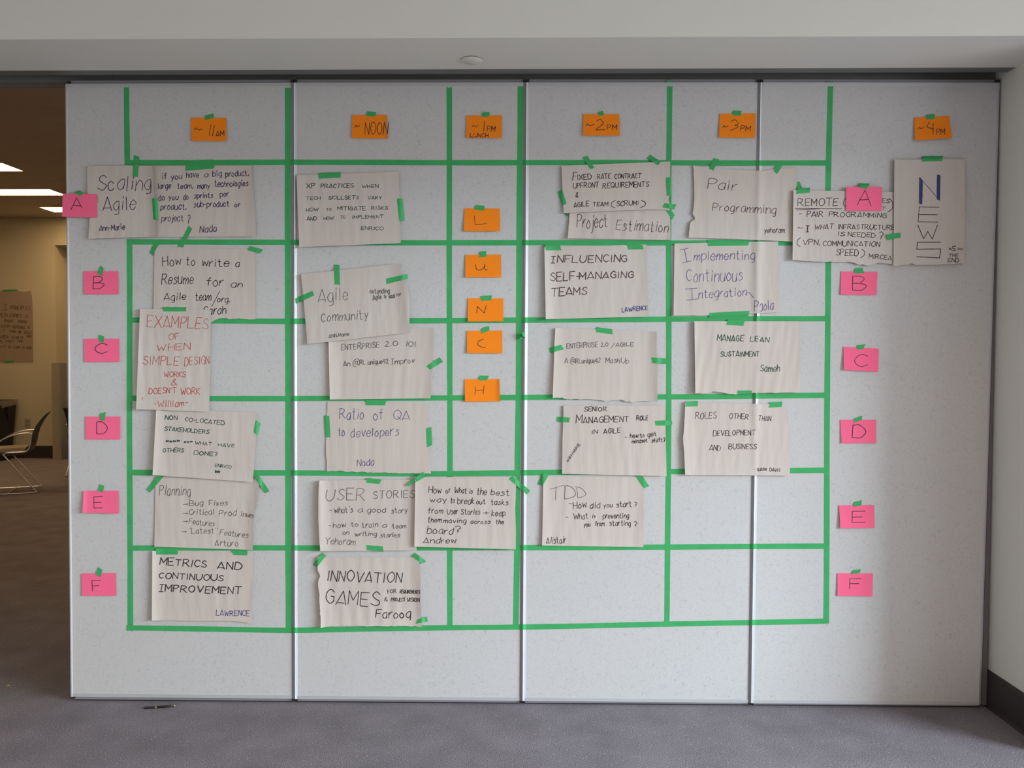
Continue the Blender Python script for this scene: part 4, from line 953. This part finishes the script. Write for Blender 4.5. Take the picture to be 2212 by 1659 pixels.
# far poster of handwritten principles
def far_poster():
    global YF
    keep = YF; YF = YB
    g = make_sheet('brown paper poster of handwritten principles on the back wall', (0, 610, 8.733),
      [(-125, 629), (66, 628), (71.5, 782), (-125, 781)],
      [[(48,140),(330,132),(325,158),(45,182)], [(95,1480),(285,1475),(275,1508),(78,1518)]],
      [('[',45,520,145,520,112),('PRINCIPLES',190,510,560,520,70),('WHOEVER',-330,640,145,652,58),('COMES',175,655,400,662,58),('IS',475,670,530,672,60),('THE',-200,745,-40,748,48),('RIGHT',80,750,255,757,48),('PEOPLE',335,762,510,768,48),
       ('WHATEVER',-330,850,185,858,52),('HAPPENS',225,868,460,880,55),('IS',525,882,555,882,50),('THE ONLY',-300,935,90,938,42),('THING',165,945,300,952,42),('THAT',345,955,400,958,38),('COULD',455,965,590,972,42),('HAVE',505,1032,590,1035,40),
       ('WHENEVER',-330,1050,165,1055,50),('STARTS',220,1058,430,1065,45),('IS THE',-200,1125,55,1128,38),('RIGHT',110,1130,265,1132,38),('TIME',320,1132,430,1132,38),("WHEN IT'S",-300,1235,200,1240,42),('OVER',240,1250,380,1252,42),('IS',410,1250,460,1252,40),('OVER',495,1255,590,1260,42)],
      'f', 1.3, 0.004, 0.01, edges={'t': [(40, 628), (52, 631)], 'r': [(69, 640), (70.5, 660), (71.5, 700)]}, seed=90, name='paper_poster', mat=KRAFT, cat='poster', group=None, ink_z=0.002, part='poster_sheet')
    YF = keep
far_poster()

# ------------------------------------------------------------------ chairs of the back room
def make_chair(label):
    """side view chair built facing -x; origin on the floor below the rear end of the near rail"""
    g = root('cantilever_chair', (0, 0, 0), label, 'chair', 'chrome cantilever chairs in the back room')
    r = 0.009; wd = 0.48
    def side(yy):
        s = MB()
        base = [(-0.50, yy, r), (-0.02, yy, r), (0.0, yy, 0.03)]
        leg = [(0.0, yy, 0.03), (-0.265, yy, 0.405), (-0.275, yy, 0.437), (-0.245, yy, 0.452), (-0.10, yy, 0.455), (-0.055, yy, 0.475)]
        s.tube(curve(base[:2] + [(0.012, yy, 0.022), (0.0, yy, 0.045)], 5) + curve([(0.0, yy, 0.045)] + leg[1:], 6)[1:], r)
        s.build('leg_frame', CHROME, g, True)
        s = MB()
        s.tube(curve([(-0.055, yy, 0.475), (-0.035, yy, 0.52), (-0.02, yy, 0.62), (-0.025, yy, 0.655), (-0.12, yy, 0.655), (-0.24, yy, 0.625), (-0.37, yy, 0.545), (-0.44, yy, 0.47)], 6), r*0.95)
        s.build('armrest', CHROME, g, True)
    side(0.0); side(wd)
    MB().tube([(-0.26, 0, r), (-0.22, wd, r)], 0.007).build('cross_bar', CHROME, g)
    MB().tube([(-0.50, 0, r), (-0.50, wd, r)], r).build('front_bar', CHROME, g)
    # one-piece shell: back and seat underside
    prof_ = curve([(-0.50, 0.43), (-0.42, 0.445), (-0.20, 0.435), (-0.07, 0.45), (-0.03, 0.52), (-0.008, 0.62), (0.028, 0.72), (0.075, 0.80), (0.13, 0.868)], 6)
    m = MB(); th0 = 0.032
    fr = []; bk = []
    for i, (x, z) in enumerate(prof_):
        t = i/(len(prof_)-1); x2, z2 = prof_[min(i+1, len(prof_)-1)]; x1, z1 = prof_[max(i-1, 0)]
        n = Vector((-(z2-z1), 0, (x2-x1))).normalized(); th = th0*(1 - 0.75*max(0, (t-0.55)/0.45))
        fr.append(Vector((x, 0, z)) + n*th*0.5); bk.append(Vector((x, 0, z)) - n*th*0.5)
    loop = fr + bk[::-1]
    m.sweep([v + Vector((0, 0.025, 0)) for v in loop], [v + Vector((0, wd - 0.025, 0)) for v in loop], True)
    k = len(fr)
    for yy in (0.025, wd - 0.025):
        n0 = len(m.v); m.v += [v + Vector((0, yy, 0)) for v in loop]
        for i in range(k-1): m.f.append((n0+i, n0+i+1, n0+2*k-2-i, n0+2*k-1-i))
    m.build('backrest_shell', SHELL, g, True)
    pd = MB(); pd.hexa([Vector(v) for v in ((-0.50, 0.035, 0.450), (-0.085, 0.035, 0.462), (-0.085, wd-0.035, 0.462), (-0.50, wd-0.035, 0.450))][::-1], [Vector(v) for v in ((-0.49, 0.05, 0.490), (-0.075, 0.05, 0.500), (-0.075, wd-0.05, 0.500), (-0.49, wd-0.05, 0.490))][::-1])
    pd.build('seat_pad', PAD, g)
    return g
ch = make_chair('chrome cantilever chair with black back facing away from the partition')
o = PF(74, 1065.5)
ch.location = (o.x, o.y, 0); ch.rotation_euler = (0, 0, radians(25))
def copy_tree(src, parent=None):
    c_ = src.copy(); COL.objects.link(c_); c_.parent = parent
    for k in src.children: copy_tree(k, c_)
    return c_
c2_ = copy_tree(ch); c2_['label'] = 'second chrome chair mostly hidden behind the partition edge'
q2 = P(142, 900, 10.2); c2_.location = (q2.x, 10.2, 0); c2_.rotation_euler = (0, 0, radians(-84))
